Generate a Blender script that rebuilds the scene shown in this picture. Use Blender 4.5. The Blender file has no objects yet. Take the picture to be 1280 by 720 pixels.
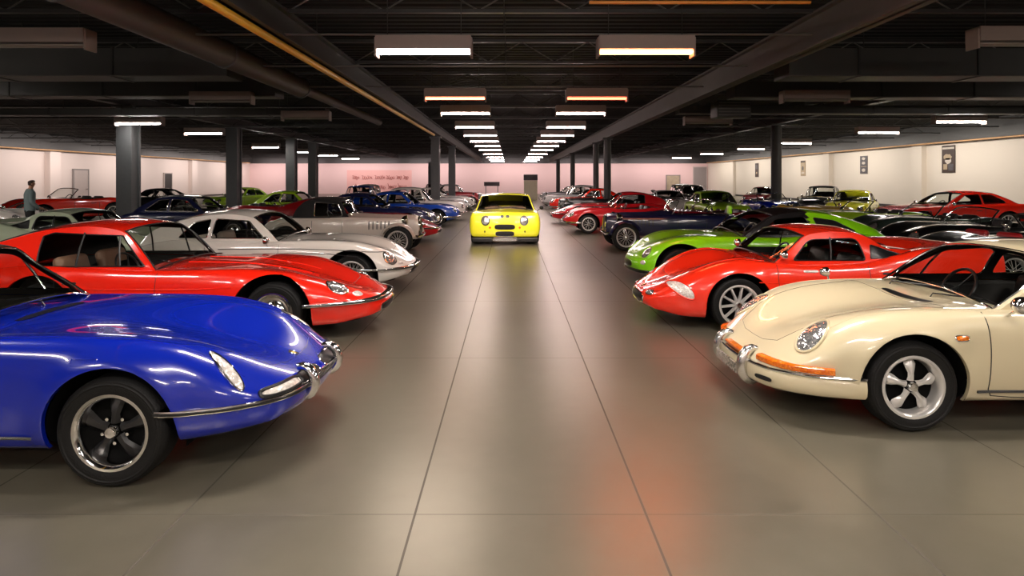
import bpy, bmesh, math, random
import numpy as np
from mathutils import Vector, Matrix
from mathutils.geometry import delaunay_2d_cdt
from mathutils.bvhtree import BVHTree

random.seed(7)
np.random.seed(7)
scene = bpy.context.scene
COL = scene.collection
PI = math.pi

# ------------------------------------------------------------------ materials
MATS = {}

def mat(name, color, rough=0.5, metal=0.0, coat=0.0, emit=None, estr=0.0, vary=0.06, scale=8.0, spec=0.5, bump=0.0, bscale=60.0, sheen=0.0):
    """Principled material with a procedural noise variation of its colour and, optionally, a bump."""
    if name in MATS:
        return MATS[name]
    m = bpy.data.materials.new(name)
    m.use_nodes = True
    nt = m.node_tree
    b = nt.nodes['Principled BSDF']
    tc = nt.nodes.new('ShaderNodeTexCoord')
    nz = nt.nodes.new('ShaderNodeTexNoise')
    nz.inputs['Scale'].default_value = scale
    nz.inputs['Detail'].default_value = 3.0
    nt.links.new(tc.outputs['Object'], nz.inputs['Vector'])
    mx = nt.nodes.new('ShaderNodeMix')
    mx.data_type = 'RGBA'
    c = list(color)[:3]
    mx.inputs['A'].default_value = [max(0, v * (1 - vary)) for v in c] + [1]
    mx.inputs['B'].default_value = [min(1, v * (1 + vary)) for v in c] + [1]
    nt.links.new(nz.outputs['Fac'], mx.inputs['Factor'])
    nt.links.new(mx.outputs['Result'], b.inputs['Base Color'])
    b.inputs['Roughness'].default_value = rough
    b.inputs['Metallic'].default_value = metal
    b.inputs['Specular IOR Level'].default_value = spec
    if coat:
        b.inputs['Coat Weight'].default_value = coat
        b.inputs['Coat Roughness'].default_value = 0.03
    if emit is not None:
        b.inputs['Emission Color'].default_value = list(emit) + [1]
        b.inputs['Emission Strength'].default_value = estr
    if bump:
        n2 = nt.nodes.new('ShaderNodeTexNoise')
        n2.inputs['Scale'].default_value = bscale
        nt.links.new(tc.outputs['Object'], n2.inputs['Vector'])
        bp = nt.nodes.new('ShaderNodeBump')
        bp.inputs['Strength'].default_value = bump
        bp.inputs['Distance'].default_value = 0.01
        nt.links.new(n2.outputs['Fac'], bp.inputs['Height'])
        nt.links.new(bp.outputs['Normal'], b.inputs['Normal'])
    MATS[name] = m
    return m

def glass_mat(name, tint, gloss=(1, 1, 1), ior=1.5, rough=0.02):
    if name in MATS:
        return MATS[name]
    m = bpy.data.materials.new(name)
    m.use_nodes = True
    nt = m.node_tree
    nt.nodes.clear()
    out = nt.nodes.new('ShaderNodeOutputMaterial')
    tr = nt.nodes.new('ShaderNodeBsdfTransparent')
    tr.inputs['Color'].default_value = list(tint) + [1]
    gl = nt.nodes.new('ShaderNodeBsdfGlossy')
    gl.inputs['Color'].default_value = list(gloss) + [1]
    gl.inputs['Roughness'].default_value = rough
    fr = nt.nodes.new('ShaderNodeFresnel')
    fr.inputs['IOR'].default_value = ior
    mx = nt.nodes.new('ShaderNodeMixShader')
    nt.links.new(fr.outputs[0], mx.inputs[0])
    nt.links.new(tr.outputs[0], mx.inputs[1])
    nt.links.new(gl.outputs[0], mx.inputs[2])
    nt.links.new(mx.outputs[0], out.inputs[0])
    MATS[name] = m
    return m

def lamp_lens_mat(name, a, b, metal=0.75, scale=38.0):
    """Ribbed reflective lens: a bright and a dark tone broken up by a procedural pattern."""
    if name in MATS:
        return MATS[name]
    m = bpy.data.materials.new(name)
    m.use_nodes = True
    nt = m.node_tree
    p = nt.nodes['Principled BSDF']
    tc = nt.nodes.new('ShaderNodeTexCoord')
    vo = nt.nodes.new('ShaderNodeTexVoronoi')
    vo.inputs['Scale'].default_value = scale
    nt.links.new(tc.outputs['Object'], vo.inputs['Vector'])
    rp = nt.nodes.new('ShaderNodeValToRGB')
    rp.color_ramp.elements[0].position = 0.15
    rp.color_ramp.elements[0].color = list(a) + [1]
    rp.color_ramp.elements[1].position = 0.75
    rp.color_ramp.elements[1].color = list(b) + [1]
    nt.links.new(vo.outputs['Distance'], rp.inputs['Fac'])
    nt.links.new(rp.outputs['Color'], p.inputs['Base Color'])
    bp = nt.nodes.new('ShaderNodeBump')
    bp.inputs['Strength'].default_value = 0.5
    bp.inputs['Distance'].default_value = 0.01
    nt.links.new(vo.outputs['Distance'], bp.inputs['Height'])
    nt.links.new(bp.outputs['Normal'], p.inputs['Normal'])
    p.inputs['Metallic'].default_value = metal
    p.inputs['Roughness'].default_value = 0.12
    p.inputs['Coat Weight'].default_value = 1.0
    MATS[name] = m
    return m

def paint(name, color, rough=0.28):
    return mat('paint_' + name, color, rough=rough, coat=1.0, vary=0.03, scale=2.0, spec=0.4)

CHROME = mat('chrome', (0.78, 0.77, 0.76), rough=0.10, metal=1.0, vary=0.04)
ALLOY = mat('polished_alloy', (0.72, 0.70, 0.68), rough=0.22, metal=1.0, vary=0.05)
BRIGHTALLOY = mat('bright_alloy', (0.80, 0.78, 0.75), rough=0.28, metal=0.55, vary=0.05)
DULLALLOY = mat('dull_alloy', (0.45, 0.44, 0.42), rough=0.35, metal=1.0)
RUBBER = mat('tyre_rubber', (0.005, 0.005, 0.005), rough=0.6, spec=0.3, bump=0.2, bscale=90)
TRIM = mat('black_trim', (0.008, 0.008, 0.009), rough=0.35)
DARK = mat('dark_cavity', (0.004, 0.004, 0.004), rough=0.9, spec=0.1)
BLACKWHEEL = mat('black_wheel', (0.010, 0.010, 0.011), rough=0.3)
CABIN = mat('dark_cabin', (0.016, 0.014, 0.013), rough=0.7)
SEATBLACK = mat('black_leather', (0.02, 0.018, 0.017), rough=0.45, bump=0.3)
SEATTAN = mat('tan_leather', (0.30, 0.17, 0.11), rough=0.5, bump=0.3)
SEATRED = mat('red_leather', (0.45, 0.012, 0.016), rough=0.45, bump=0.3)
SEATCREAM = mat('cream_leather', (0.62, 0.52, 0.42), rough=0.5, bump=0.3)
SOFTTOP = mat('soft_top_cloth', (0.010, 0.010, 0.011), rough=0.75, bump=0.5, bscale=200)
AMBER = lamp_lens_mat('amber_lens', (0.90, 0.25, 0.008), (0.75, 0.12, 0.004), metal=0.0, scale=60)
LENS = lamp_lens_mat('headlight_lens', (0.95, 0.93, 0.90), (0.30, 0.30, 0.30))
LENSWHITE = lamp_lens_mat('pale_lens', (0.95, 0.90, 0.84), (0.65, 0.60, 0.55), metal=0.2, scale=50)
REDLENS = lamp_lens_mat('red_lens', (0.7, 0.02, 0.02), (0.3, 0.0, 0.0), metal=0.0, scale=60)
PLATE = mat('plate_enamel', (0.05, 0.045, 0.04), rough=0.35)
PLATETXT = mat('plate_lettering', (0.75, 0.70, 0.62), rough=0.4)
PLATEWORN = lamp_lens_mat('worn_plate', (0.02, 0.018, 0.016), (0.42, 0.38, 0.32), metal=0.1, scale=45)
GLASS = glass_mat('window_glass', (0.84, 0.86, 0.84), ior=1.16)
GLASSDARK = glass_mat('dark_window_glass', (0.16, 0.17, 0.17))
GRILLE = mat('grille_mesh', (0.015, 0.015, 0.015), rough=0.4, metal=0.6)
GOLD = mat('brass', (0.65, 0.45, 0.12), rough=0.25, metal=1.0)

# ------------------------------------------------------------------ objects
def empty(name, loc=(0, 0, 0), rotz=0.0):
    o = bpy.data.objects.new(name, None)
    o.empty_display_size = 0.2
    COL.objects.link(o)
    o.location = loc
    o.rotation_euler = (0, 0, rotz)
    return o

def tag(o, label, cat, group=None):
    o['label'] = label
    o['category'] = cat
    if group:
        o['group'] = group
    return o

def link(name, me, parent=None):
    o = bpy.data.objects.new(name, me)
    COL.objects.link(o)
    if parent is not None:
        o.parent = parent
    return o

def mesh_from(name, verts, faces, m, parent=None, smooth=True, normals=None):
    me = bpy.data.meshes.new(name)
    me.from_pydata([tuple(v) for v in verts], [], [tuple(f) for f in faces])
    mats = m if isinstance(m, (list, tuple)) else [m]
    for q in mats:
        me.materials.append(q)
    if smooth:
        me.polygons.foreach_set('use_smooth', [True] * len(me.polygons))
    me.update()
    if normals is not None:
        try:
            me.normals_split_custom_set_from_vertices([tuple(n) for n in normals])
        except Exception:
            pass
    return link(name, me, parent)

class MB:
    """Collects shapes and links them as one mesh object."""
    def __init__(s):
        s.v = []
        s.f = []
        s.mi = []
    def add(s, verts, faces, mi=0):
        k = len(s.v)
        s.v += [tuple(p) for p in verts]
        s.f += [tuple(i + k for i in f) for f in faces]
        s.mi += [mi] * len(faces)
    def box(s, c, d, rot=None, mi=0):
        x, y, z = d[0] / 2, d[1] / 2, d[2] / 2
        vs = [Vector(p) for p in ((-x, -y, -z), (x, -y, -z), (x, y, -z), (-x, y, -z), (-x, -y, z), (x, -y, z), (x, y, z), (-x, y, z))]
        if rot is not None:
            vs = [rot @ v for v in vs]
        s.add([(v.x + c[0], v.y + c[1], v.z + c[2]) for v in vs],
              [(0, 3, 2, 1), (4, 5, 6, 7), (0, 1, 5, 4), (1, 2, 6, 5), (2, 3, 7, 6), (3, 0, 4, 7)], mi)
    def tube(s, pts, r, seg=8, closed=False, caps=True, mi=0):
        vs, fs = tube_geo(pts, r, seg, closed, caps)
        s.add(vs, fs, mi)
    def lathe(s, prof, axis='y', seg=32, mi=0, c=(0, 0, 0)):
        """prof: (radius, offset along the axis)."""
        vs, fs = [], []
        n = len(prof)
        for k in range(seg):
            a = 2 * PI * k / seg
            for r, h in prof:
                p = {'y': (r * math.cos(a), h, r * math.sin(a)), 'z': (r * math.cos(a), r * math.sin(a), h), 'x': (h, r * math.cos(a), r * math.sin(a))}[axis]
                vs.append((p[0] + c[0], p[1] + c[1], p[2] + c[2]))
        for k in range(seg):
            for i in range(n - 1):
                a, b = k * n + i, ((k + 1) % seg) * n + i
                fs.append((a, b, b + 1, a + 1))
        s.add(vs, fs, mi)
    def rbox(s, c, d, r, rot=None, seg=3, mi=0):
        bm = bmesh.new()
        bmesh.ops.create_cube(bm, size=1.0)
        for v in bm.verts:
            v.co = Vector((v.co.x * d[0], v.co.y * d[1], v.co.z * d[2]))
        bmesh.ops.bevel(bm, geom=list(bm.edges), offset=min(r, 0.49 * min(d)), segments=seg, profile=0.5, affect='EDGES')
        bm.verts.index_update()
        vs = [(rot @ v.co if rot is not None else v.co) for v in bm.verts]
        s.add([(v.x + c[0], v.y + c[1], v.z + c[2]) for v in vs], [[v.index for v in f.verts] for f in bm.faces], mi)
        bm.free()
    def build(s, name, m, parent=None, smooth=True, angle=None):
        me = bpy.data.meshes.new(name)
        me.from_pydata(s.v, [], s.f)
        for q in (m if isinstance(m, (list, tuple)) else [m]):
            me.materials.append(q)
        me.polygons.foreach_set('material_index', s.mi)
        if smooth:
            me.polygons.foreach_set('use_smooth', [True] * len(me.polygons))
        me.update()
        bm = bmesh.new()
        bm.from_mesh(me)
        bmesh.ops.recalc_face_normals(bm, faces=bm.faces)
        if smooth:
            for e in bm.edges:
                if len(e.link_faces) == 2 and e.calc_face_angle(0) > (angle or 0.7):
                    e.smooth = False
        bm.to_mesh(me)
        bm.free()
        return link(name, me, parent)

def tube_geo(pts, r, seg=8, closed=False, caps=True):
    P = [Vector(p) for p in pts]
    n = len(P)
    rs = r if isinstance(r, (list, tuple)) else [r] * n
    vs, fs = [], []
    up = Vector((0, 0, 1))
    prev = None
    for i in range(n):
        if closed:
            t = P[(i + 1) % n] - P[i - 1]
        else:
            t = P[min(i + 1, n - 1)] - P[max(i - 1, 0)]
        if t.length < 1e-9:
            t = Vector((1, 0, 0))
        t.normalize()
        if prev is None:
            a = t.cross(up)
            if a.length < 0.05:
                a = t.cross(Vector((0, 1, 0)))
        else:
            a = prev - t * prev.dot(t)
            if a.length < 1e-6:
                a = t.cross(up)
        a.normalize()
        prev = a
        b = t.cross(a)
        for k in range(seg):
            q = 2 * PI * k / seg
            vs.append(P[i] + (a * math.cos(q) + b * math.sin(q)) * rs[i])
    m = n if closed else n - 1
    for i in range(m):
        j = (i + 1) % n
        for k in range(seg):
            k2 = (k + 1) % seg
            fs.append((i * seg + k, i * seg + k2, j * seg + k2, j * seg + k))
    if caps and not closed:
        fs.append(tuple(range(seg - 1, -1, -1)))
        fs.append(tuple((n - 1) * seg + k for k in range(seg)))
    return vs, fs

def sweep_geo(pts, prof, outs, up=Vector((0, 0, 1))):
    """Sweeps a closed profile of (outward, up) pairs along pts; outs gives the outward direction at each point."""
    vs, fs = [], []
    n = len(prof)
    for p, o in zip(pts, outs):
        p = Vector(p)
        o = Vector(o)
        for a, b in prof:
            vs.append(p + o * a + up * b)
    for i in range(len(pts) - 1):
        for k in range(n):
            k2 = (k + 1) % n
            fs.append((i * n + k, i * n + k2, (i + 1) * n + k2, (i + 1) * n + k))
    fs.append(tuple(range(n)))
    fs.append(tuple((len(pts) - 1) * n + k for k in range(n - 1, -1, -1)))
    return vs, fs

def pchip(pts):
    """Monotone cubic through (x, value) pairs; returns a vectorised function."""
    P = sorted(pts)
    x = np.array([p[0] for p in P], float)
    y = np.array([p[1] for p in P], float)
    if len(x) == 1:
        return lambda q: np.full_like(np.asarray(q, float), y[0])
    h = np.diff(x)
    d = np.diff(y) / h
    m = np.zeros_like(y)
    if len(x) == 2:
        m[:] = d[0]
    else:
        for i in range(1, len(x) - 1):
            if d[i - 1] * d[i] > 0:
                w1, w2 = 2 * h[i] + h[i - 1], h[i] + 2 * h[i - 1]
                m[i] = (w1 + w2) / (w1 / d[i - 1] + w2 / d[i])
        m[0] = d[0]
        m[-1] = d[-1]
    def f(q):
        q = np.clip(np.asarray(q, float), x[0], x[-1])
        i = np.clip(np.searchsorted(x, q, side='right') - 1, 0, len(x) - 2)
        t = (q - x[i]) / h[i]
        t2, t3 = t * t, t * t * t
        return (2 * t3 - 3 * t2 + 1) * y[i] + (t3 - 2 * t2 + t) * h[i] * m[i] + (-2 * t3 + 3 * t2) * y[i + 1] + (t3 - t2) * h[i] * m[i + 1]
    return f

def round_poly(pts, r=0.04, n=4):
    """Rounds the corners of a 2-D polygon; a point may carry its own radius as a third value."""
    out = []
    N = len(pts)
    for i in range(N):
        p = Vector(pts[i][:2])
        rr = pts[i][2] if len(pts[i]) > 2 else r
        a = Vector(pts[i - 1][:2]) - p
        b = Vector(pts[(i + 1) % N][:2]) - p
        q = min(rr, a.length * 0.45, b.length * 0.45)
        A, B = p + a.normalized() * q, p + b.normalized() * q
        for k in range(n + 1):
            t = k / n
            v = A * (1 - t) ** 2 + p * 2 * t * (1 - t) + B * t * t
            out.append((v.x, v.y))
    return out

def densify(poly, step):
    out = []
    N = len(poly)
    for i in range(N):
        a, b = Vector(poly[i]), Vector(poly[(i + 1) % N])
        m = max(1, int((b - a).length / step))
        for k in range(m):
            q = a.lerp(b, k / m)
            out.append((q.x, q.y))
    return out

def in_poly(p, poly):
    x, y = p
    c = False
    j = len(poly) - 1
    for i in range(len(poly)):
        xi, yi = poly[i]
        xj, yj = poly[j]
        if (yi > y) != (yj > y) and x < (xj - xi) * (y - yi) / (yj - yi) + xi:
            c = not c
        j = i
    return c

def fill_poly(outer, holes=(), step=0.08):
    """Triangulated 2-D region (outer minus holes) with inner grid points; returns points and triangles."""
    pts, edges = [], []
    for loop in [outer] + list(holes):
        k = len(pts)
        pts += [Vector(p) for p in loop]
        edges += [(k + i, k + (i + 1) % len(loop)) for i in range(len(loop))]
    xs = [p[0] for p in outer]
    ys = [p[1] for p in outer]
    nb = np.array([tuple(p) for p in pts])
    x = min(xs) + step / 2
    while x < max(xs):
        y = min(ys) + step / 2
        while y < max(ys):
            if in_poly((x, y), outer) and not any(in_poly((x, y), h) for h in holes):
                if np.min((nb[:, 0] - x) ** 2 + (nb[:, 1] - y) ** 2) > (0.45 * step) ** 2:
                    pts.append(Vector((x, y)))
            y += step
        x += step
    r = delaunay_2d_cdt(pts, edges, [], 0, 1e-6)
    V, F = r[0], r[2]
    tris = []
    for f in F:
        c = ((V[f[0]].x + V[f[1]].x + V[f[2]].x) / 3, (V[f[0]].y + V[f[1]].y + V[f[2]].y) / 3)
        if in_poly(c, outer) and not any(in_poly(c, h) for h in holes):
            tris.append(tuple(f))
    return [(v.x, v.y) for v in V], tris
# ------------------------------------------------------------------ cars
WHEELS = {}

def wheel_meshes(style, R, wd, lod):
    """Tyre, rim and hub meshes of one wheel, outer face towards +y, centred on the axle."""
    key = (style, round(R, 3), round(wd, 3), lod)
    if key in WHEELS:
        return WHEELS[key]
    seg = (48, 32, 20)[lod]
    rr = R * {'fuchs': .68, 'black': .68, 'modern': .74, 'wire': .70, 'alloy': .72, 'disc': .66}[style]
    h = wd / 2
    t = MB()
    t.lathe([(rr - .02, -h * .8), (rr + .015, -h * .95), (R * .93, -h), (R * .985, -h * .82), (R, -h * .5), (R, h * .5), (R * .985, h * .82), (R * .93, h), (rr + .05, h * 1.02), (rr + .015, h * .97), (rr - .005, h * .86)], 'y', seg)
    if lod == 0:   # fine moulded ring on the sidewall
        t.lathe([(rr + .055, h * 1.02), (rr + .062, h * 1.06), (rr + .070, h * 1.02)], 'y', seg)
    tyre = t.build('wheel', RUBBER)
    r = MB()
    bright = 0
    back = h * .12
    lip = [(rr + .004, h * .88), (rr + .006, h * .98), (rr - .010, h * 1.0), (rr - .022, h * .90), (rr - .030, h * .55), (rr - .034, back)]
    r.lathe(lip, 'y', seg, 0)
    r.lathe([(rr - .03, back), (.0, back)], 'y', seg, 1)
    n5 = 5
    if style == 'fuchs':
        for k in range(n5):
            a = 2 * PI * k / n5 + PI / 2
            ca, sa = math.cos(a), math.sin(a)
            rows = [(.035, .026, .75), (.060, .020, .80), (.085, .020, .80), (.115, .034, .74), (.140, .042, .66), (.158, .036, .58), (.170, .012, .52)]
            vs, fs = [], []
            for rad, hw, y in rows:
                rad = rad / .185 * (rr - .012)
                for s, dy in ((-1, -.05), (-.55, 0.0), (0, .012), (.55, 0.0), (1, -.05)):
                    px, pz = rad * ca - s * hw * sa, rad * sa + s * hw * ca
                    vs.append((px, h * y + dy * .35, pz))
            for i in range(len(rows) - 1):
                for q in range(4):
                    fs.append((i * 5 + q, i * 5 + q + 1, (i + 1) * 5 + q + 1, (i + 1) * 5 + q))
            r.add(vs, fs, 0)
    elif style == 'black':
        for k in range(n5):
            a = 2 * PI * k / n5 + PI / 2
            ca, sa = math.cos(a), math.sin(a)
            rows = [(.04, .030, .60), (.09, .024, .62), (.13, .036, .52), (.175, .046, .36), (.198, .040, .26)]
            vs, fs = [], []
            for rad, hw, y in rows:
                for s, dy in ((-1, -.05), (-.5, 0), (.5, 0), (1, -.05)):
                    vs.append((rad * ca - s * hw * sa, h * y + dy * .4, rad * sa + s * hw * ca))
            for i in range(len(rows) - 1):
                for q in range(3):
                    fs.append((i * 4 + q, i * 4 + q + 1, (i + 1) * 4 + q + 1, (i + 1) * 4 + q))
            r.add(vs, fs, 2)
            b = 2 * PI * (k + .5) / n5 + PI / 2
            r.lathe([(.0, h * .56), (.010, h * .55), (.011, h * .3)], 'y', 8, 0, c=(.075 * math.cos(b), 0, .075 * math.sin(b)))
    elif style in ('alloy', 'modern'):
        nn = 5 if style == 'alloy' else 10
        for k in range(nn):
            a = 2 * PI * k / nn + PI / 2
            ca, sa = math.cos(a), math.sin(a)
            w0, w1 = (.034, .020) if style == 'alloy' else (.020, .014)
            vs, fs = [], []
            rows = [(.03, w0, .80), (rr * .5, w1 * 1.1, .84), (rr * .8, w1, .80), (rr - .012, w1 * 1.5, .70)]
            for rad, hw, y in rows:
                for s, dy in ((-1, -.03), (-.6, 0), (.6, 0), (1, -.03)):
                    vs.append((rad * ca - s * hw * sa, h * y + dy, rad * sa + s * hw * ca))
            for i in range(len(rows) - 1):
                for q in range(3):
                    fs.append((i * 4 + q, i * 4 + q + 1, (i + 1) * 4 + q + 1, (i + 1) * 4 + q))
            r.add(vs, fs, 0)
    elif style == 'wire':
        nsp = (36, 28, 16)[lod]
        for k in range(nsp):
            a = 2 * PI * k / nsp
            b = a + (.5 if k % 2 else -.5)
            r.tube([(.035 * math.cos(b), h * (.9 if k % 4 < 2 else .5), .035 * math.sin(b)), ((rr - .028) * math.cos(a), h * (.35 if k % 4 < 2 else .7), (rr - .028) * math.sin(a))], .0032 if lod == 0 else .005, 4, mi=0)
    else:  # pressed disc with a domed cap
        r.lathe([(rr - .03, h * .45), (rr - .05, h * .62), (rr * .62, h * .52), (rr * .58, h * .66), (rr * .3, h * .86), (0, h * .92)], 'y', seg, 0)
    rim = r.build('rim', [BRIGHTALLOY if style in ('alloy', 'fuchs', 'wire', 'modern') else CHROME, DARK, BLACKWHEEL])
    hb = MB()
    hb.lathe([(.034, h * .5), (.034, h * .92), (.028, h * 1.0), (.0, h * 1.04)], 'y', 16)
    hub = hb.build('hub_cap', CHROME)
    WHEELS[key] = (tyre.data, rim.data, hub.data)
    for o in (tyre, rim, hub):
        bpy.data.objects.remove(o)
    return WHEELS[key]

def add_wheel(root, x, y, R, wd, style, lod, turn=0.0, spin=0.0):
    t, r, h = wheel_meshes(style, R, wd, lod)
    w = link('wheel', t, root)
    w.location = (x, y, R)
    w.rotation_euler = (0, spin, (0 if y > 0 else PI) + turn)
    link('rim', r, w)
    link('hub_cap', h, w)
    return w

class Car:
    """One car. Local frame: nose towards -x, ground at z = 0, origin at the middle of its length.
    Everything is laid out with x measured backwards from the nose tip and shifted by -L/2."""
    def __init__(c, name, label, cat, spec, pnt, loc, rotz, lod=0, group=None, seat=SEATBLACK, glass=GLASS, top=None, wheel=None):
        c.S, c.lod, c.paint, c.glass, c.seat = spec, lod, pnt, glass, seat
        c.L, c.W = spec['L'], spec['W']
        c.root = tag(empty(name, loc, rotz), label, cat, group)
        c.top = top or pnt
        c.style = wheel or spec.get('wheel', 'alloy')
        c.make_body()
        c.make_under()
        c.make_wheels()
        if spec.get('cabin'):
            c.make_cabin()
        c.make_interior()
        c.make_details()

    # -------- coordinates
    def P(c, p):
        return (p[0] - c.L / 2, p[1], p[2])

    def mesh(c, name, vs, fs, m, parent=None, smooth=True, normals=None):
        return mesh_from(name, [c.P(v) for v in vs], fs, m, parent or c.root, smooth, normals)

    def fix(c, mb):
        mb.v = [c.P(v) for v in mb.v]
        return mb

    # -------- body shell
    def make_body(c):
        S, L = c.S, c.L
        f = {k: pchip(S[k]) for k in ('w', 'zb', 'zm', 'zs', 'ys', 'zc')}
        c.f = f
        df, dr = S.get('df', .1), S.get('dr', .1)
        nx = (150, 90, 56)[c.lod]
        ne = (12, 8, 6)[c.lod]
        front = df * (1 - np.cos(np.linspace(0, PI / 2, ne)))
        rear = L - dr * (1 - np.cos(np.linspace(PI / 2, 0, ne)))
        xs = np.concatenate([front, np.linspace(df, L - dr, nx - 2 * ne + 2)[1:-1], rear])
        n1, n2, n3 = ((9, 14, 12), (6, 9, 8), (5, 7, 6))[c.lod]
        N = n1 + n2 + n3
        c.n1, c.n2, c.N = n1, n2, N
        w, zb, zm, zs, zc = (f[k](xs) for k in ('w', 'zb', 'zm', 'zs', 'zc'))
        ys = f['ys'](xs) * w
        yb = S.get('yb', .88)
        e = S.get('ex', .85)
        kf = np.sqrt(np.clip(1 - (1 - np.clip(xs / df, 0, 1)) ** 2, 0, 1))
        kr = np.sqrt(np.clip(1 - (1 - np.clip((L - xs) / dr, 0, 1)) ** 2, 0, 1))
        Y = np.zeros((len(xs), N + 1))
        Z = np.zeros((len(xs), N + 1))
        for k in range(N + 1):
            if k <= n1:
                a = k / n1 * PI / 2
                y = w * (yb + (1 - yb) * math.sin(a))
                z = zb + (zm - zb) * (1 - math.cos(a))
            elif k <= n1 + n2:
                a = (k - n1) / n2 * PI / 2
                y = ys + (w - ys) * math.cos(a) ** e
                z = zm + (zs - zm) * math.sin(a) ** e
            else:
                a = (k - n1 - n2) / n3
                y = ys * (1 - a)
                z = zs + (zc - zs) * (a * a * (3 - 2 * a))
            Y[:, k], Z[:, k] = y, z
        zn, zr = S.get('zn', .42), S.get('zr', .5)
        Z = zn + (Z - zn) * kf[:, None]
        Z = zr + (Z - zr) * kr[:, None]
        Y *= (S.get('wn', .93) + (1 - S.get('wn', .93)) * kf)[:, None]
        Y *= (.93 + .07 * kr)[:, None]
        Y = np.concatenate([-Y, Y[:, -2::-1]], axis=1)
        Z = np.concatenate([Z, Z[:, -2::-1]], axis=1)
        X = np.repeat(xs[:, None], Y.shape[1], axis=1)
        ay = np.abs(Y) / c.W
        fF, fR = S.get('fadeF', 1.1), S.get('fadeR', .9)
        X = X + S.get('bowF', .2) * ay ** 2.3 * np.clip(1 - xs / fF, 0, 1)[:, None] ** 1.3
        X = X - S.get('bowR', .15) * ay ** 2.3 * np.clip(1 - (L - xs) / fR, 0, 1)[:, None] ** 1.3
        # arch flares
        Ra, fl = S['Ra'], S.get('flare', .02)
        R = S['R']
        c.axles = [(S['xf'], R), (S['xr'], R)]
        c.arches = [] if S.get('exposed') else list(c.axles)
        kk = np.minimum(np.arange(2 * N + 1), 2 * N - np.arange(2 * N + 1))
        low = (kk <= n1 + n2)[None, :]
        for ax, az in c.arches:
            d = np.hypot(X - ax, Z - az)
            Y = np.where(low, Y + np.sign(Y) * fl * np.exp(-((d - Ra) / .07) ** 2) * np.clip((kk[None, :] / n1), 0, 1) ** .4, Y)
        V = np.stack([X, Y, Z], axis=-1)
        ni, nj = V.shape[:2]
        # vertex normals of the whole shell
        du = np.gradient(V, axis=0)
        dv = np.gradient(V, axis=1)
        Nn = np.cross(du, dv)
        ln = np.linalg.norm(Nn, axis=-1, keepdims=True)
        Nn = np.where(ln > 1e-9, Nn / np.maximum(ln, 1e-9), np.array([-1.0, 0, 0]))
        idx = lambda i, j: i * nj + j
        quads = [(idx(i, j), idx(i + 1, j), idx(i + 1, j + 1), idx(i, j + 1)) for i in range(ni - 1) for j in range(nj - 1)]
        flat = V.reshape(-1, 3)
        M = (21, 15, 11)[c.lod]
        apv, apf = [], []
        xa = S.get('apron', min(.42, S['xf'] - Ra - .03) if not S.get('exposed') else .2)
        for lo, sel in ((True, [i for i in range(ni) if xs[i] <= xa]), (False, [i for i in range(ni) if xs[i] >= L - .38])):
            base = len(apv)
            for i in sel:
                yb_, zb_ = abs(V[i, 0, 1]), V[i, 0, 2]
                for q in range(M):
                    y = -yb_ + 2 * yb_ * q / (M - 1)
                    a = (abs(y) / c.W) ** 2.3
                    x = xs[i]
                    if lo:
                        x = x + S.get('bowF', .2) * a * max(1 - xs[i] / fF, 0) ** 1.3
                    else:
                        x = x - S.get('bowR', .15) * a * max(1 - (L - xs[i]) / fR, 0) ** 1.3
                    apv.append((x, y, zb_))
            for i in range(len(sel) - 1):
                for q in range(M - 1):
                    k = base + i * M + q
                    apf.append((k, k + 1, k + M + 1, k + M))
        n0 = len(flat)
        c.bvh = BVHTree.FromPolygons([Vector(v) for v in flat] + [Vector(v) for v in apv], quads + [tuple(i + n0 for i in fc) for fc in apf])
        half = [fc for fc in apf if apv[fc[0]][0] < L / 2]
        kf_ = max(max(fc) for fc in half) + 1
        c.mesh('front_apron', apv[:kf_], half, c.paint)
        c.mesh('rear_apron', apv[kf_:], [tuple(i - kf_ for i in fc) for fc in apf if fc[0] >= kf_], c.paint)
        # wheel openings
        ins = np.zeros((ni, nj), int)
        Vs = V.copy()
        for ax, az in c.arches:
            d = np.hypot(X - ax, Z - az)
            below = (Z < az) & (np.abs(X - ax) < Ra)
            m = ((d < Ra) | below) & low
            ins |= m.astype(int)
            ang_x = np.where(d > 1e-6, (X - ax) / np.maximum(d, 1e-6), 0)
            ang_z = np.where(d > 1e-6, (Z - az) / np.maximum(d, 1e-6), 1)
            up = m & (Z >= az)
            Vs[..., 0] = np.where(up, ax + ang_x * Ra, Vs[..., 0])
            Vs[..., 2] = np.where(up, az + ang_z * Ra, Vs[..., 2])
            dn = m & (Z < az)
            Vs[..., 0] = np.where(dn, ax + np.where(X > ax, Ra, -Ra), Vs[..., 0])
        c.V, c.xs = V, xs
        cab = S.get('open')
        parts = {'body': []}
        hood = S.get('hood')
        lid = S.get('lid')
        door = S.get('door')
        lip = []
        for i in range(ni - 1):
            xm = (xs[i] + xs[i + 1]) / 2
            for j in range(nj - 1):
                q = ins[i, j] + ins[i + 1, j] + ins[i, j + 1] + ins[i + 1, j + 1]
                if q == 4:
                    continue
                k = min(j, nj - 2 - j)
                fc = (idx(i, j), idx(i + 1, j), idx(i + 1, j + 1), idx(i, j + 1))
                if cab and k >= n1 + n2 and cab[0] < xm < cab[1]:
                    continue
                key = 'body'
                if door and door[0] < xm < door[1] and 2 <= k < n1 + n2:
                    key = 'door_neg' if j < nj / 2 else 'door_pos'
                elif hood and hood[0] < xm < hood[1] and k >= n1 + n2 + 2:
                    key = 'hood'
                elif lid and lid[0] < xm < lid[1] and k >= n1 + n2 + 2:
                    key = 'trunk_lid'
                parts.setdefault(key, []).append(fc)
        flat = Vs.reshape(-1, 3)
        nrm = Nn.reshape(-1, 3)
        insf = ins.reshape(-1)
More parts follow.
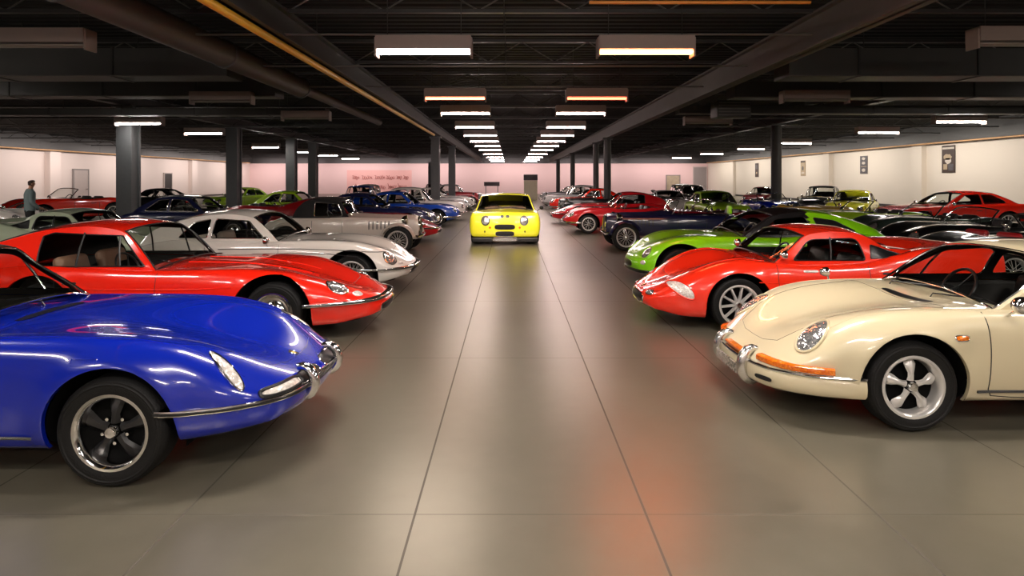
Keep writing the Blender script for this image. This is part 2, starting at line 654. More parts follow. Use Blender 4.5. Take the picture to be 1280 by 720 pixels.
        for key, fs in parts.items():
            used = sorted({i for fc in fs for i in fc})
            rm = {o: n for n, o in enumerate(used)}
            vs = [flat[i] for i in used]
            nn = [nrm[i] for i in used]
            ff = [tuple(rm[i] for i in fc) for fc in fs]
            nm = 'door' if key.startswith('door') else key
            o = c.mesh(nm, vs, ff, c.paint, normals=nn)
            if key == 'body':
                c.body = o
            elif key == 'door_neg':
                c.door_neg = o
            elif key == 'door_pos':
                c.door_pos = o
        # painted lip turned inwards around each wheel opening
        for ax, az in c.arches:
            zlo = float(f['zb'](ax)) + .005
            path = [(ax - Ra, z) for z in np.linspace(zlo, az, 4)[:-1]]
            path += [(ax - Ra * math.cos(t), az + Ra * math.sin(t)) for t in np.linspace(0, PI, (40, 28, 18)[c.lod])]
            path += [(ax + Ra, z) for z in np.linspace(az, zlo, 4)[1:]]
            for s in (-1, 1):
                vs, fs = [], []
                for x, z in path:
                    h, _ = c.cast((x, s * 2, z), (0, -s, 0))
                    if h is None or abs(h.y) < c.W * .5:
                        continue
                    vs += [(x, h.y, z), (x, h.y - s * .028, z)]
                    k = len(vs)
                    if k > 2:
                        fs.append((k - 4, k - 3, k - 1, k - 2))
                c.mesh('arch_lip', vs, fs, c.paint)

    def crown(c, x):
        w = float(c.f['w'](x))
        return float(c.f['ys'](x)) * w, float(c.f['zs'](x))

    def make_under(c):
        S = c.S
        # flat dark floor pan, narrowed at the wheels
        vs, fs = [], []
        for i, x in enumerate(np.linspace(.25, c.L - .2, 60)):
            z = float(c.f['zb'](x)) + .02
            y = float(c.f['w'](x)) * .84
            for ax, az in c.arches:
                if abs(x - ax) < S['Ra'] + .02:
                    y = c.W * .45
            vs += [(x, -y, z), (x, y, z)]
            if i:
                k = 2 * i
                fs.append((k - 2, k - 1, k + 1, k))
        c.mesh('underbody', vs, fs, DARK, smooth=False)
        for ax, az in c.arches:
            for s in (-1, 1):
                w = float(c.f['w'](ax)) - .05
                mb = MB()
                n = 20
                vs, fs = [], []
                for k in range(n + 1):
                    a = -.35 + (PI + .7) * k / n
                    px, pz = ax + (S['Ra'] + .012) * math.cos(a), az + (S['Ra'] + .012) * math.sin(a)
                    pz = max(pz, .16)
                    yi = c.W * .42
                    h, _ = c.cast((px, s * 2, pz), (0, -s, 0))
                    wo = min(w, abs(h.y) - .045) if h is not None else w - .1
                    h, _ = c.cast((px, s * wo, 2), (0, 0, -1))
                    zt = min(pz, h.z - .035) if h is not None else pz
                    h, _ = c.cast((px, s * yi, 2), (0, 0, -1))
                    zi = min(pz, h.z - .05) if h is not None else pz
                    vs += [(px, s * wo, zt), (px, s * yi, zi)]
                    if k:
                        fs.append((2 * k - 2, 2 * k, 2 * k + 1, 2 * k - 1))
                mb.add(vs, fs)
                mb.add([v for v in vs[1::2]], [tuple(range(n + 1))])
                c.fix(mb).build('wheel_well', DARK, c.root)

    def make_wheels(c):
        S = c.S
        wd = S.get('wd', .19)
        for ax, az in c.axles:
            for s in (-1, 1):
                y = float(c.f['w'](ax)) - S.get('tuck', .035) - wd / 2 if not S.get('exposed') else S['track']
                turn = S.get('steer', 0) if ax == S['xf'] else 0
                add_wheel(c.root, ax - c.L / 2, s * y, S['R'], wd, c.style, c.lod, turn, S.get('spin', random.uniform(0, 1)))

    # -------- greenhouse
    def make_cabin(c):
        S = c.S
        G = S['cabin']
        prof = [list(p) for p in G['prof']]
        c0, c1 = c.crown(prof[0][0]), c.crown(prof[-1][0])
        prof[0][1:] = [c0[1] - .012, c0[0] - .005]
        openc = G.get('open', False)
        if not openc:
            prof[-1][1:] = [min(prof[-1][1], c1[1] + .15) if G.get('keepz') else c1[1] - .012, min(prof[-1][2], c1[0] - .005)]
        u = [0.0]
        for a, b in zip(prof, prof[1:]):
            u.append(u[-1] + math.hypot(b[0] - a[0], b[1] - a[1]))
        fx, fz, fy = (pchip([(u[i], p[k]) for i, p in enumerate(prof)]) for k in (0, 1, 2))
        ih = G['header']
        nseg = (8, 6, 4)[c.lod]
        uu, mark = [], {}
        for i in range(len(prof) - 1):
            mark[i] = len(uu)
            uu += list(np.linspace(u[i], u[i + 1], nseg, endpoint=False))
        mark[len(prof) - 1] = len(uu)
        uu.append(u[-1])
        uu = np.array(uu)
        px, pz, py = fx(uu), fz(uu), fy(uu)
        tx, tz = np.gradient(px), np.gradient(pz)
        ln = np.hypot(tx, tz)
        nxv, nzv = -tz / ln, tx / ln
        # smoothed normals so that the crown flows over the header
        for _ in range(2):
            nxv = np.convolve(np.pad(nxv, 1, 'edge'), [.25, .5, .25], 'valid')
            nzv = np.convolve(np.pad(nzv, 1, 'edge'), [.25, .5, .25], 'valid')
        cr = pchip([(u[i], g) for i, g in enumerate(G.get('crown', [.10] + [.06] * (len(prof) - 1)))])(uu)
        c.prof = (px, pz, py)
        def span(i, s):
            k = cr[i] * (1 - abs(s) ** 2.4)
            return (px[i] + nxv[i] * k, s * py[i], pz[i] + nzv[i] * k)
        def patch(i0, i1, svals, off=0.0):
            vs = []
            for i in range(i0, i1 + 1):
                for s in svals:
                    p = span(i, s)
                    vs.append((p[0] + nxv[i] * off, p[1], p[2] + nzv[i] * off))
            m = len(svals)
            fs = [(a * m + b, (a + 1) * m + b, (a + 1) * m + b + 1, a * m + b + 1) for a in range(i1 - i0) for b in range(m - 1)]
            return vs, fs
        ns = (17, 13, 9)[c.lod]
        # windscreen
        iH = mark[ih]
        sg = list(np.linspace(-.95, .95, ns))
        vs, fs = patch(0, iH, sg)
        ws = c.mesh('windscreen', vs, fs, c.glass)
        tr = G.get('trim', CHROME)
        rad = (.009, .010, .012)[c.lod]
        loop = [span(i, -.95) for i in range(0, iH + 1)] + [span(iH, s) for s in sg[1:]] + [span(i, .95) for i in range(iH - 1, -1, -1)] + [span(0, s) for s in sg[-2:0:-1]]
        if tr:
            mb = MB()
            mb.tube(loop, rad, 6, closed=True)
            c.fix(mb).build('windscreen_trim', tr, ws)
        if openc:
            mb = MB()
            for s in (-1, 1):
                mb.tube([span(i, s * .97) for i in range(0, iH + 1)], .016, 8)
            mb.tube([span(iH, s) for s in sg], .014, 8)
            c.fix(mb).build('windscreen_frame', G.get('frame', CHROME), c.root)
            return
        # roof shell, pillars and rear quarter
        mb = MB()
        for s in (-1, 1):
            vs, fs = patch(0, iH, [s * .95, s * .975, s * 1.0] if s > 0 else [-1.0, -.975, -.95])
            mb.add(vs, fs)
        ir0, ir1 = mark[G['rear'][0]], mark[G['rear'][1]]
        full = list(np.linspace(-1, 1, ns + 4))
        mb.add(*patch(iH, ir0, full))
        if ir1 < len(uu) - 1:
            mb.add(*patch(ir1, len(uu) - 1, full))
        sr = G.get('rear_s', .86)
        if G.get('rear_mat') != 'paint':
            for s in (-1, 1):
                q = [sr, (sr + 1) / 2, 1.0]
                mb.add(*patch(ir0, ir1, q if s > 0 else [-v for v in q[::-1]]))
            sg2 = list(np.linspace(-sr, sr, ns))
            vs, fs = patch(ir0, ir1, sg2)
            rw = c.mesh('rear_window', vs, fs, c.glass if G.get('rear_mat') != 'black' else TRIM)
            loop = [span(i, -sr) for i in range(ir0, ir1 + 1)] + [span(ir1, s) for s in sg2[1:]] + [span(i, sr) for i in range(ir1 - 1, ir0 - 1, -1)] + [span(ir0, s) for s in sg2[-2:0:-1]]
            if tr and c.lod < 2:
                m2 = MB()
                m2.tube(loop, rad, 6, closed=True)
                c.fix(m2).build('rear_window_trim', tr, rw)
        else:
            mb.add(*patch(ir0, ir1, full))
        # side walls of the greenhouse with window openings
        x0, x1 = px[0], px[-1]
        bx = np.linspace(x0, x1, 40)
        order = np.argsort(px)
        pxs, pzs, pys = px[order], pz[order], py[order]
        bul = G.get('bulge', .02)
        def lift(x, z, s, off=0.0):
            yB, zB = c.crown(x)
            yB -= .005
            zB -= .012
            zT, yT = float(np.interp(x, pxs, pzs)), float(np.interp(x, pxs, pys))
            t = (z - zB) / max(zT - zB, .02)
            t = min(max(t, -.3), 1.0)
            y = yB + (yT - yB) * t + bul * math.sin(PI * max(t, 0)) * min(1, (zT - zB) / .2)
            return (x, s * (y + off), z)
        c.lift = lift
        top = [(px[i], pz[i]) for i in range(len(px))]
        bot = [(x, c.crown(x)[1] - .025) for x in bx[::-1]]
        top[0] = (top[0][0], top[0][1] - .006)
        outer = top + bot[1:-1]
        wins = [densify(round_poly(wp['pts'], wp.get('r', .03)), .06) for wp in G['windows']]
        for s in (-1, 1):
            P2, T2 = fill_poly(outer, wins, (.06, .09, .14)[c.lod])
            mb.add([lift(x, z, s) for x, z in P2], [t if s < 0 else t[::-1] for t in T2])
        lin = []
        for v in mb.v:
            q = Vector((v[0], 0, .92)) - Vector(v)
            lin.append(Vector(v) + q.normalized() * min(.012, q.length * .2))
        mesh_from('headliner', [c.P(v) for v in lin], mb.f, CABIN, c.root)
        if G.get('split') is not None:
            mb.mi = [1 if sum(mb.v[i][0] for i in fc) / len(fc) > G['split'] else 0 for fc in mb.f]
        c.roof = c.fix(mb).build('roof', [c.top, c.paint], c.root, angle=1.1)
        for wp, poly in zip(G['windows'], wins):
            for s in (-1, 1):
                P2, T2 = fill_poly(poly, (), .12)
                gm = {'black': TRIM, 'dark': GLASSDARK}.get(wp.get('mat'), c.glass)
                par = c.root
                pane = c.mesh('side_window', [lift(x, z, s, -.006) for x, z in P2], T2, gm, par)
                wt = wp.get('trim', G.get('side_trim', TRIM))
                if wt is not None:
                    m2 = MB()
                    m2.tube([lift(x, z, s, .001) for x, z in poly], (.008, .009, .012)[c.lod], 6, closed=True)
                    if wp.get('bar') is not None and c.lod < 2:
                        for (xa, za, xb, zb) in wp['bar']:
                            m2.tube([lift(xa, za, s, 0), lift((xa + xb) / 2, (za + zb) / 2, s, .002), lift(xb, zb, s, 0)], .010, 6)
                    c.fix(m2).build('window_trim', wt, pane)

    def make_interior(c):
        S = c.S
        o0, o1 = S.get('open', (None, None))
        if o0 is None:
            return
        mb = MB()
        vs, fs = [], []
        xs = np.linspace(o0 - .12, o1 + .08, 14)
        for i, x in enumerate(xs):
            yB, zB = c.crown(x)
            fz = .26
            sec = [(-yB + .0, zB - .03), (-yB + .05, zB - .06), (-yB + .07, fz + .1), (-yB + .12, fz), (yB - .12, fz), (yB - .07, fz + .1), (yB - .05, zB - .06), (yB - .0, zB - .03)]
            vs += [(x, a, b) for a, b in sec]
            if i:
                k = 8 * i
                fs += [(k - 8 + q, k - 7 + q, k + q + 1, k + q) for q in range(7)]
        mb.add(vs, fs)
        n = len(xs)
        mb.add(vs[:8], [tuple(range(8))])
        mb.add(vs[-8:], [tuple(range(8))])
        yB, zB = c.crown(o0)
        yB -= .05
        mb.rbox((o0 + .08, 0, zB - .11), (.34, 2 * yB - .06, .15), .05)
        c.fix(mb).build('interior', S.get('interior', CABIN), c.root)
        if c.lod == 2 and not S['cabin'].get('open'):
            seats = [(-.33,), (.33,)]
        xs_ = S.get('seat_x', (o0 + 1.0))
        zc = .30
        hb = S.get('seat_h', .62)
        for s in (-1, 1):
            q = MB()
            q.rbox((xs_ - .12, s * .34, zc + .10), (.50, .46, .16), .06)
            rt = Matrix.Rotation(math.radians(16), 3, 'Y')
            q.rbox((xs_ + .19, s * .34, zc + .10 + hb / 2), (.13, .46, hb), .06, rt)
            c.fix(q).build('seat', c.seat, c.root)
        # steering wheel, left-hand drive
        q = MB()
        cx, cy, cz = o0 + .36, c.S.get('steer_side', 1) * .34, zB - .02
        th = math.radians(62)
        ring = []
        for k in range(24):
            a = 2 * PI * k / 24
            ring.append((cx + .18 * math.sin(a) * math.cos(th), cy + .18 * math.cos(a), cz + .18 * math.sin(a) * math.sin(th)))
        q.tube(ring, .013, 6, closed=True)
        for k in (0, 8, 16):
            q.tube([(cx, cy, cz), ring[k]], .008, 5)
        q.tube([(cx, cy, cz), (cx - .26, cy, cz - .12)], .018, 6)
        c.fix(q).build('steering_wheel', TRIM, c.root)

    # -------- surface helpers
    def cast(c, o, d):
        r = c.bvh.ray_cast(Vector(o), Vector(d).normalized(), 8.0)
        return (r[0], r[1]) if r[0] is not None else (None, None)

    def decal(c, name, center, d, rx, ry, m, up=(0, 0, 1), dome=.01, n=2.0, off=.003, outline=None, parent=None, rim=None, rimr=.008, rimname='rim', ringm=None):
        """A panel that hugs the bodywork: an outline cast along d onto the shell, domed outwards."""
        d = Vector(d).normalized()
        upv = Vector(up)
        rt = d.cross(upv).normalized()
        upv = rt.cross(d).normalized()
        cc = Vector(center)
        rings, segs = ((7, 36), (5, 24), (3, 14))[c.lod]
        def shape(a):
            if outline:
                return outline[int(round(a / (2 * PI) * len(outline))) % len(outline)]
            ca, sa = math.cos(a), math.sin(a)
            k = (abs(ca) ** n + abs(sa) ** n) ** (-1 / n)
            return (rx * k * ca, ry * k * sa)
        if outline:
            segs = len(outline)
        base, bn = c.cast(cc - d * 1.2, d)
        if base is None:
            base, bn = cc, -d
        vs, fs, edge = [], [], []
        for q in range(rings + 1):
            t = q / rings
            for k in range(segs if q else 1):
                a, b = shape(2 * PI * k / segs)
                o = cc + rt * a * t + upv * b * t
                p, nn = c.cast(o - d * 1.2, d)
                if p is None or (p - o).length > .45:
                    p, nn = o + d * ((base - cc).dot(d)), -d
                p = p - d * off + (-d) * dome * (1 - t * t)
                vs.append(p)
                if q == rings:
                    edge.append(p)
        for k in range(segs):
            fs.append((0, 1 + k, 1 + (k + 1) % segs))
        for q in range(1, rings):
            a0, b0 = 1 + (q - 1) * segs, 1 + q * segs
            for k in range(segs):
                k2 = (k + 1) % segs
                fs.append((a0 + k, b0 + k, b0 + k2, a0 + k2))
        o = c.mesh(name, vs, fs, m, parent)
        if rim is not None:
            mb = MB()
            mb.tube(edge, rimr, 6, closed=True)
            c.fix(mb).build(rimname, rim, o)
        return o

    def seam(c, pts, d, name='panel_gap', r=.0035, m=TRIM, parent=None, sides=(-1, 1), both=True):
        """A thin line drawn on the bodywork; pts are (x, z) for side lines and (x, y) for lines seen from above."""
        fine = []
        for (a0, b0), (a1, b1) in zip(pts, pts[1:]):
            m_ = max(1, int(math.hypot(a1 - a0, b1 - b0) / .035)) if c.lod < 2 else 3
            fine += [(a0 + (a1 - a0) * q / m_, b0 + (b1 - b0) * q / m_) for q in range(m_)]
        fine.append(pts[-1])
        for s in sides:
            out = []
            for a, b in fine:
                if d == 'side':
                    p, n = c.cast((a, s * 2.0, b), (0, -s, 0))
                else:
                    p, n = c.cast((a, s * b, 2.5), (0, 0, -1))
                if p is not None:
                    out.append(p + n * .0005)
            if len(out) > 1:
                mb = MB()
                mb.tube(out, r, 5)
                par = parent
                if parent == 'door':
                    par = c.door_neg if s < 0 else c.door_pos
                c.fix(mb).build(name, m, par or c.root)

    def outline(c, z, xmax, n=24, xfront=None, tail=False):
        """Points and outward directions around the nose (or tail) at height z, from one flank to the other."""
        X0 = -1.0 if not tail else c.L + 1
        dx = 1 if not tail else -1
        pts = []
        wmax = float(c.f['w'](xmax if not tail else c.L - xmax))
        side = []
        for x in np.linspace(xmax, .12, 14):
            xx = x if not tail else c.L - x
            p, nn = c.cast((xx, -2, z), (0, 1, 0))
            if p is not None:
                side.append((p, nn))
        front = []
        for y in np.linspace(-wmax * .86, 0, 14):
            p, nn = c.cast((X0, y, z), (dx, 0, 0))
            if p is not None:
                front.append((p, nn))
        half = []
        for p, nn in side:
            if front and (p[0] < front[0][0][0] + .0 if not tail else p[0] > front[0][0][0]):
                continue
            half.append(p)
        half += [p for p, nn in front]
        # drop near duplicates and smooth
        P = [half[0]]
        for p in half[1:]:
            if (p - P[-1]).length > .03:
                P.append(p)
        P[-1] = Vector((P[-1].x, 0, P[-1].z))
        full = P + [Vector((p.x, -p.y, p.z)) for p in P[-2::-1]]
        for _ in range(2):
            full = [full[0]] + [(full[i - 1] + full[i] * 2 + full[i + 1]) / 4 for i in range(1, len(full) - 1)] + [full[-1]]
        outs = []
        for i in range(len(full)):
            t = full[min(i + 1, len(full) - 1)] - full[max(i - 1, 0)]
            o = Vector((t.y, -t.x, 0)).normalized()
            if o.dot(full[i] - Vector((c.L / 2, 0, full[i].z))) < 0:
                o = -o
            outs.append(o)
        for f in full:
            f.z = z
        return full, outs

    def bumper(c, z, h, t, xmax, m, name='front_bumper', tail=False, off=.01, strip=None, zs=None, part=None):
        pts, outs = c.outline(z, xmax, tail=tail)
        if part:
            a, b = part
            n = len(pts)
            pts, outs = pts[int(a * n):int(b * n)], outs[int(a * n):int(b * n)]
        prof = [(-.02, -h / 2), (t * .55, -h / 2), (t * .9, -h * .33), (t, 0), (t * .9, h * .33), (t * .55, h / 2), (-.02, h / 2)]
        if tail:
            pts, outs = pts[::-1], outs[::-1]
        mb = MB()
        vs, fs = sweep_geo([p + o * off for p, o in zip(pts, outs)], prof, outs)
        mb.add(vs, fs)
        b = c.fix(mb).build(name, m, c.root)
        if strip:
            m2 = MB()
            zz, hh, tt = strip[1], strip[2], strip[3]
            vs, fs = sweep_geo([p + o * (off + tt) + Vector((0, 0, zz)) for p, o in zip(pts, outs)], [(-.03, -hh / 2), (.006, -hh / 2), (.012, 0), (.006, hh / 2), (-.03, hh / 2)], outs)
            m2.add(vs, fs)
            c.fix(m2).build('bumper_strip', strip[0], b)
        return b, pts, outs

    def mirror(c, x, s, z, m=CHROME, size=.055, out=.10):
        """Door mirror: a stalk on the flank with a domed round shell and its glass."""
        p, n = c.cast((x, s * 2, z), (0, -s, 0))
        if p is None:
            return
        h = p + Vector((-.02, s * out, .10))
        mb = MB()
        mb.tube([p - n * .01, p + Vector((0, s * out * .5, .05)), h], .009, 6)
        mb.lathe([(0, -.055), (size * .6, -.045), (size * .92, -.02), (size, .012), (size * .96, .020)], 'x', 20, 0, c=tuple(h))
        o = c.fix(mb).build('door_mirror', m, c.root)
        g = MB()
        g.lathe([(size * .95, .019), (0, .022)], 'x', 20, 0, c=tuple(h))
        c.fix(g).build('mirror_glass', CHROME, o)

    def wiper(c, y0, y1, x, dx, zoff=.02):
        mb = MB()
        a, na = c.cast((x, y0, 2), (0, 0, -1))
        if a is None:
            return
        G = c.S['cabin']['prof']
        b = Vector((x + dx, y1, a.z + zoff))
        mb.tube([a, a + Vector((.02, 0, .03)), b], .006, 5)
        mb.tube([b + Vector((-.04, -.22, -.015)), b + Vector((.03, .16, .012))], .006, 5)
        c.fix(mb).build('wiper', TRIM, c.root)

    def handle(c, x, z, ln=.16, m=CHROME):
        for s in (-1, 1):
            p, n = c.cast((x, s * 2, z), (0, -s, 0))
            q, n2 = c.cast((x + ln, s * 2, z), (0, -s, 0))
            if p is None or q is None:
                continue
            mb = MB()
            o = Vector((0, s * .03, 0))
            mb.tube([p, p + o * .9, (p + q) / 2 + o * 1.2, q + o * .9, q], .009, 6)
            par = getattr(c, 'door_neg', None) if s < 0 else getattr(c, 'door_pos', None)
            c.fix(mb).build('door_handle', m, par or c.root)

    def make_details(c):
        fn = c.S.get('details')
        if fn:
            fn(c)
# ------------------------------------------------------------------ car shapes
def lamps_pair(c, name, x, y, z, rx, ry, m, d=(1, 0, 0), up=(0, 0, 1), **k):
    for s in (-1, 1):
        c.decal(name, (x, s * y, z), (d[0], s * d[1], d[2]), rx, ry, m, up=(up[0], s * up[1], up[2]), **k)

# ---- rear-engined coupe with upright oval headlamps
def det_rear_engined(c):
    o = c.S.get('opt', {})
    cream = o.get('cream')
    D = o.get('d', 0)
    if cream:
        lamps_pair(c, 'headlight', .40, .545, .615, .098, .150, LENS, d=(.80, -.38, -.46), dome=.022, off=.004, rim=c.paint, rimr=.011)
    else:
        lamps_pair(c, 'headlight', .40, .610, .615, .033, .150, LENSWHITE, d=(.80, -.30, -.50), dome=.014, off=.004, rim=CHROME, rimr=.007)
    if cream:
        b, pts, outs = c.bumper(.295, .145, .060, .66, c.paint, off=-.04, strip=(CHROME, .068, .022, .050))
        # amber lamps in a band along the top of the bumper
        for p0, p1, hh in ((.12, .37, .052), (.63, .88, .052), (.41, .59, .032)):
            i_, _, _ = c.bumper(.408 if hh > .05 else .392, hh, .034, .66, AMBER, name='indicator', off=.0, part=(p0, p1))
        ovm, ovy = ALLOY, .265
        # slot in the bumper face
        for s in (-1, 1):
            k = min(range(len(pts)), key=lambda i: (pts[i] - Vector((.07, s * .50, .4))).length)
            mb = MB()
            t = outs[k].cross(Vector((0, 0, 1)))
            n = 16
            ring = []
            for q in range(n):
                a = 2 * PI * q / n
                ca, sa = math.cos(a), math.sin(a)
                kk = (abs(ca) ** 4 + abs(sa) ** 4) ** -.25
                ring.append(pts[k] + outs[k] * .023 + t * .075 * kk * ca + Vector((0, 0, .017 * kk * sa - .01)))
            mb.add(ring, [tuple(range(n))])
            c.fix(mb).build('bumper_slot', TRIM, b)
        # vent and number plate band under the nose
        mb = MB()
        mb.rbox((-.034, 0, .275), (.02, .44, .085), .008)
        pl = c.fix(mb).build('number_plate', PLATEWORN, c.root)
        c.bumper(.44, .12, .06, .5, c.paint, name='rear_bumper', tail=True, off=0)
    else:
        b, pts, outs = c.bumper(.425, .046, .050, .72, CHROME, off=-.035)
        # rubber line in the bumper
        mb = MB()
        vs, fs = sweep_geo([p + o * .018 for p, o in zip(pts, outs)], [(-.01, -.008), (.006, -.006), (.006, .006), (-.01, .008)], outs)
        mb.add(vs, fs)
        c.fix(mb).build('bumper_strip', TRIM, b)
        lamps_pair(c, 'indicator', .12, .47, .475, .16, .022, LENSWHITE, d=(.93, -.36, 0), n=4, dome=.012, off=.010, rim=TRIM, rimr=.012)
        c.decal('grille', (.03, .20, .468), (1, 0, 0), .15, .030, TRIM, n=3, dome=.004, off=.006, rim=CHROME, rimr=.006)
        c.decal('grille', (.03, -.20, .468), (1, 0, 0), .15, .030, TRIM, n=3, dome=.004, off=.006, rim=CHROME, rimr=.006)
        ovm, ovy = CHROME, .255
        c.bumper(.44, .06, .055, .6, CHROME, name='rear_bumper', tail=True, off=0)
        # bonnet badge
        c.decal('badge', (.20, 0, .60), (.5, 0, -1), .024, .032, GOLD, up=(1, 0, .5), off=.004, dome=.004, rim=CHROME, rimr=.003)
    for s in (-1, 1):
        k = min(range(len(pts)), key=lambda i: abs(pts[i].y - s * ovy) + (0 if pts[i].x < .3 else 9))
        p, oo = pts[k], outs[k]
        mb = MB()
        path = []
        for q in range(11):
            a = -PI * .62 + PI * 1.24 * q / 10
            path.append(p + oo * (-.05 + .085 * math.cos(a)) + Vector((0, 0, (.125 if cream else .10) * math.sin(a) + (.02 if cream else .01))))
        mb.tube(path, [(.022 + .014 * math.sin(PI * q / 10)) * (1.25 if cream else 1) for q in range(11)], 12)
        ov = c.fix(mb).build('overrider', ovm, b)
    # side details
    z = .78
    c.seam([(D + 1.90, .82), (D + 1.90, .7), (D + 1.90, .5), (D + 1.90, .30), (D + 1.93, .25), (D + 2.1, .235), (D + 2.5, .235), (D + 2.95, .235)], 'side', 'door_seam')
    c.seam([(D + 2.98, .84), (D + 2.98, .7), (D + 2.96, .5), (D + 2.85, .36), (D + 2.8, .25)], 'side', 'door_seam')
    c.seam([(.19, 0), (.19, .18), (.23, .34), (.40, .42), (.7, .47), (1.2, .54), (D + 1.7, .60), (D + 1.76, .55), (D + 1.78, .3), (D + 1.78, 0)], 'top', 'hood_seam', r=.0016)
    c.seam([(.30, .585), (.5, .605), (.8, .63), (1.2, .655), (1.6, .665), (1.95, .675)], 'top', 'wing_seam', r=.0025, m=c.paint)
    c.handle(D + 2.72, .74)
    # sill strip
    for s in (-1, 1):
        mb = MB()
        q = []
        for x in np.linspace(1.42, 2.85, 14):
            p, n = c.cast((x, s * 2, .285), (0, -s, 0))
            if p is not None:
                q.append(p + n * .004)
        mb.tube(q, .010, 6)
        c.fix(mb).build('sill_strip', TRIM if cream else CHROME, c.root)
    c.decal('side_marker', (D + 1.70, -.8, .66), (0, 1, 0), .048, .018, AMBER, n=4, dome=.01, off=.006, rim=CHROME, rimr=.004)
    c.decal('side_marker', (D + 1.70, .8, .66), (0, -1, 0), .048, .018, AMBER, n=4, dome=.01, off=.006, rim=CHROME, rimr=.004)
    if cream:
        c.mirror(D + 2.06, -1, .80, size=.062, out=.14)
        c.mirror(D + 1.60, 1, .78, size=.045, out=.02)
    c.wiper(-.10, -.30, D + 1.97, .28)
    c.wiper(.42, .18, D + 1.97, .28)
    # slim bright grille at the foot of the windscreen
    c.decal('cowl_vent', (D + 1.84, .0, .84), (0, 0, -1), .035, .30, TRIM, up=(0, 1, 0), n=4, dome=.001, off=.003)
    lamps_pair(c, 'tail_light', 4.2, .58, .58, .12, .05, REDLENS, d=(-1, -.5, 0), n=4, dome=.01, off=.006, rim=CHROME, rimr=.006)
    # filler flap outline on the near front wing
    if not cream:
        c.seam([(1.05, .735), (1.05, .70), (1.2, .70), (1.2, .735), (1.05, .735)], 'side', 'filler_flap_seam', r=.002, sides=(1,), m=c.paint)

def spec_rear_engined(cream=False):
    D = -.40 if cream else .06
    h = 1.20 if cream else 1.255
    hz = h - .05
    return dict(
        L=4.30, W=.83, R=.315, Ra=.375, xf=.98, xr=3.26, wd=.20, flare=.022, tuck=.02,
        w=[(0, .54), (.12, .66), (.3, .74), (.6, .785), (1.0, .805), (1.6, .80), (2.3, .805), (3.2, .84), (3.8, .79), (4.3, .60)],
        zb=[(0, .23 if cream else .30), (.4, .21 if cream else .25), (1.2, .20), (3.5, .20), (4.3, .34)],
        zm=[(0, .41), (.5, .48), (1.0, .54), (2.2, .54), (4.3, .56)],
        zs=[(0, .38 if cream else .46), (.10, .45 if cream else .515), (.25, .57 if cream else .60), (.42, .685 if cream else .695), (.62, .765), (.95, .815), (1.4, .83), (2.1, .825), (2.8, .85), (3.4, .83), (3.9, .72), (4.3, .58)],
        ys=[(0, .72), (.3, .73), (.6, .76), (1.2, .80), (2.0, .86), (3.0, .82), (4.3, .72)],
        zc=[(0, .375 if cream else .455), (.10, .43 if cream else .50), (.25, .52 if cream else .555), (.5, .62), (.9, .705), (1.4, .785), (1.9, .845), (2.2, .86), (3.4, .84), (4.3, .57)],
        zn=.34 if cream else .42, zr=.48, df=.07, dr=.12, bowF=.26, bowR=.22, fadeF=1.3, wn=.9,
        open=(D + 2.16, D + 3.85), seat_x=D + 3.02, seat_h=.50, steer_side=1, hood=(.19, D + 1.78), door=(D + 1.90, D + 2.98),
        spin=0.0, wheel='fuchs' if cream else 'black', opt=dict(cream=cream, d=D), details=det_rear_engined,
        cabin=dict(
            prof=[(D + x, z, y) for x, z, y in [(2.05, .8, .7), (2.22, .935, .665), (2.42, 1.08, .62), (2.56, hz, .585), (2.64, hz + .03, .57), (2.95, h, .555), (3.25, h - .03, .55), (3.6, h - .16, .535), (3.95, h - .37, .50), (4.10, .72, .47)]],
            header=3, rear=(6, 8), rear_s=.84, crown=[.12, .10, .075, .06, .055, .05, .05, .05, .04, .02], bulge=.015, trim=CHROME, side_trim=CHROME,
            windows=[dict(pts=[(D + 2.19, .868), (D + 2.36, .975), (D + 2.60, hz - .04), (D + 2.98, h - .065), (D + 3.06, h - .10), (D + 2.99, .872)], r=.05, bar=[(D + 2.42, .868, D + 2.56, hz - .06)]),
                     dict(pts=[(D + 3.07, .878), (D + 3.14, h - .11), (D + 3.32, h - .15), (D + 3.60, .89)], r=.05)]))

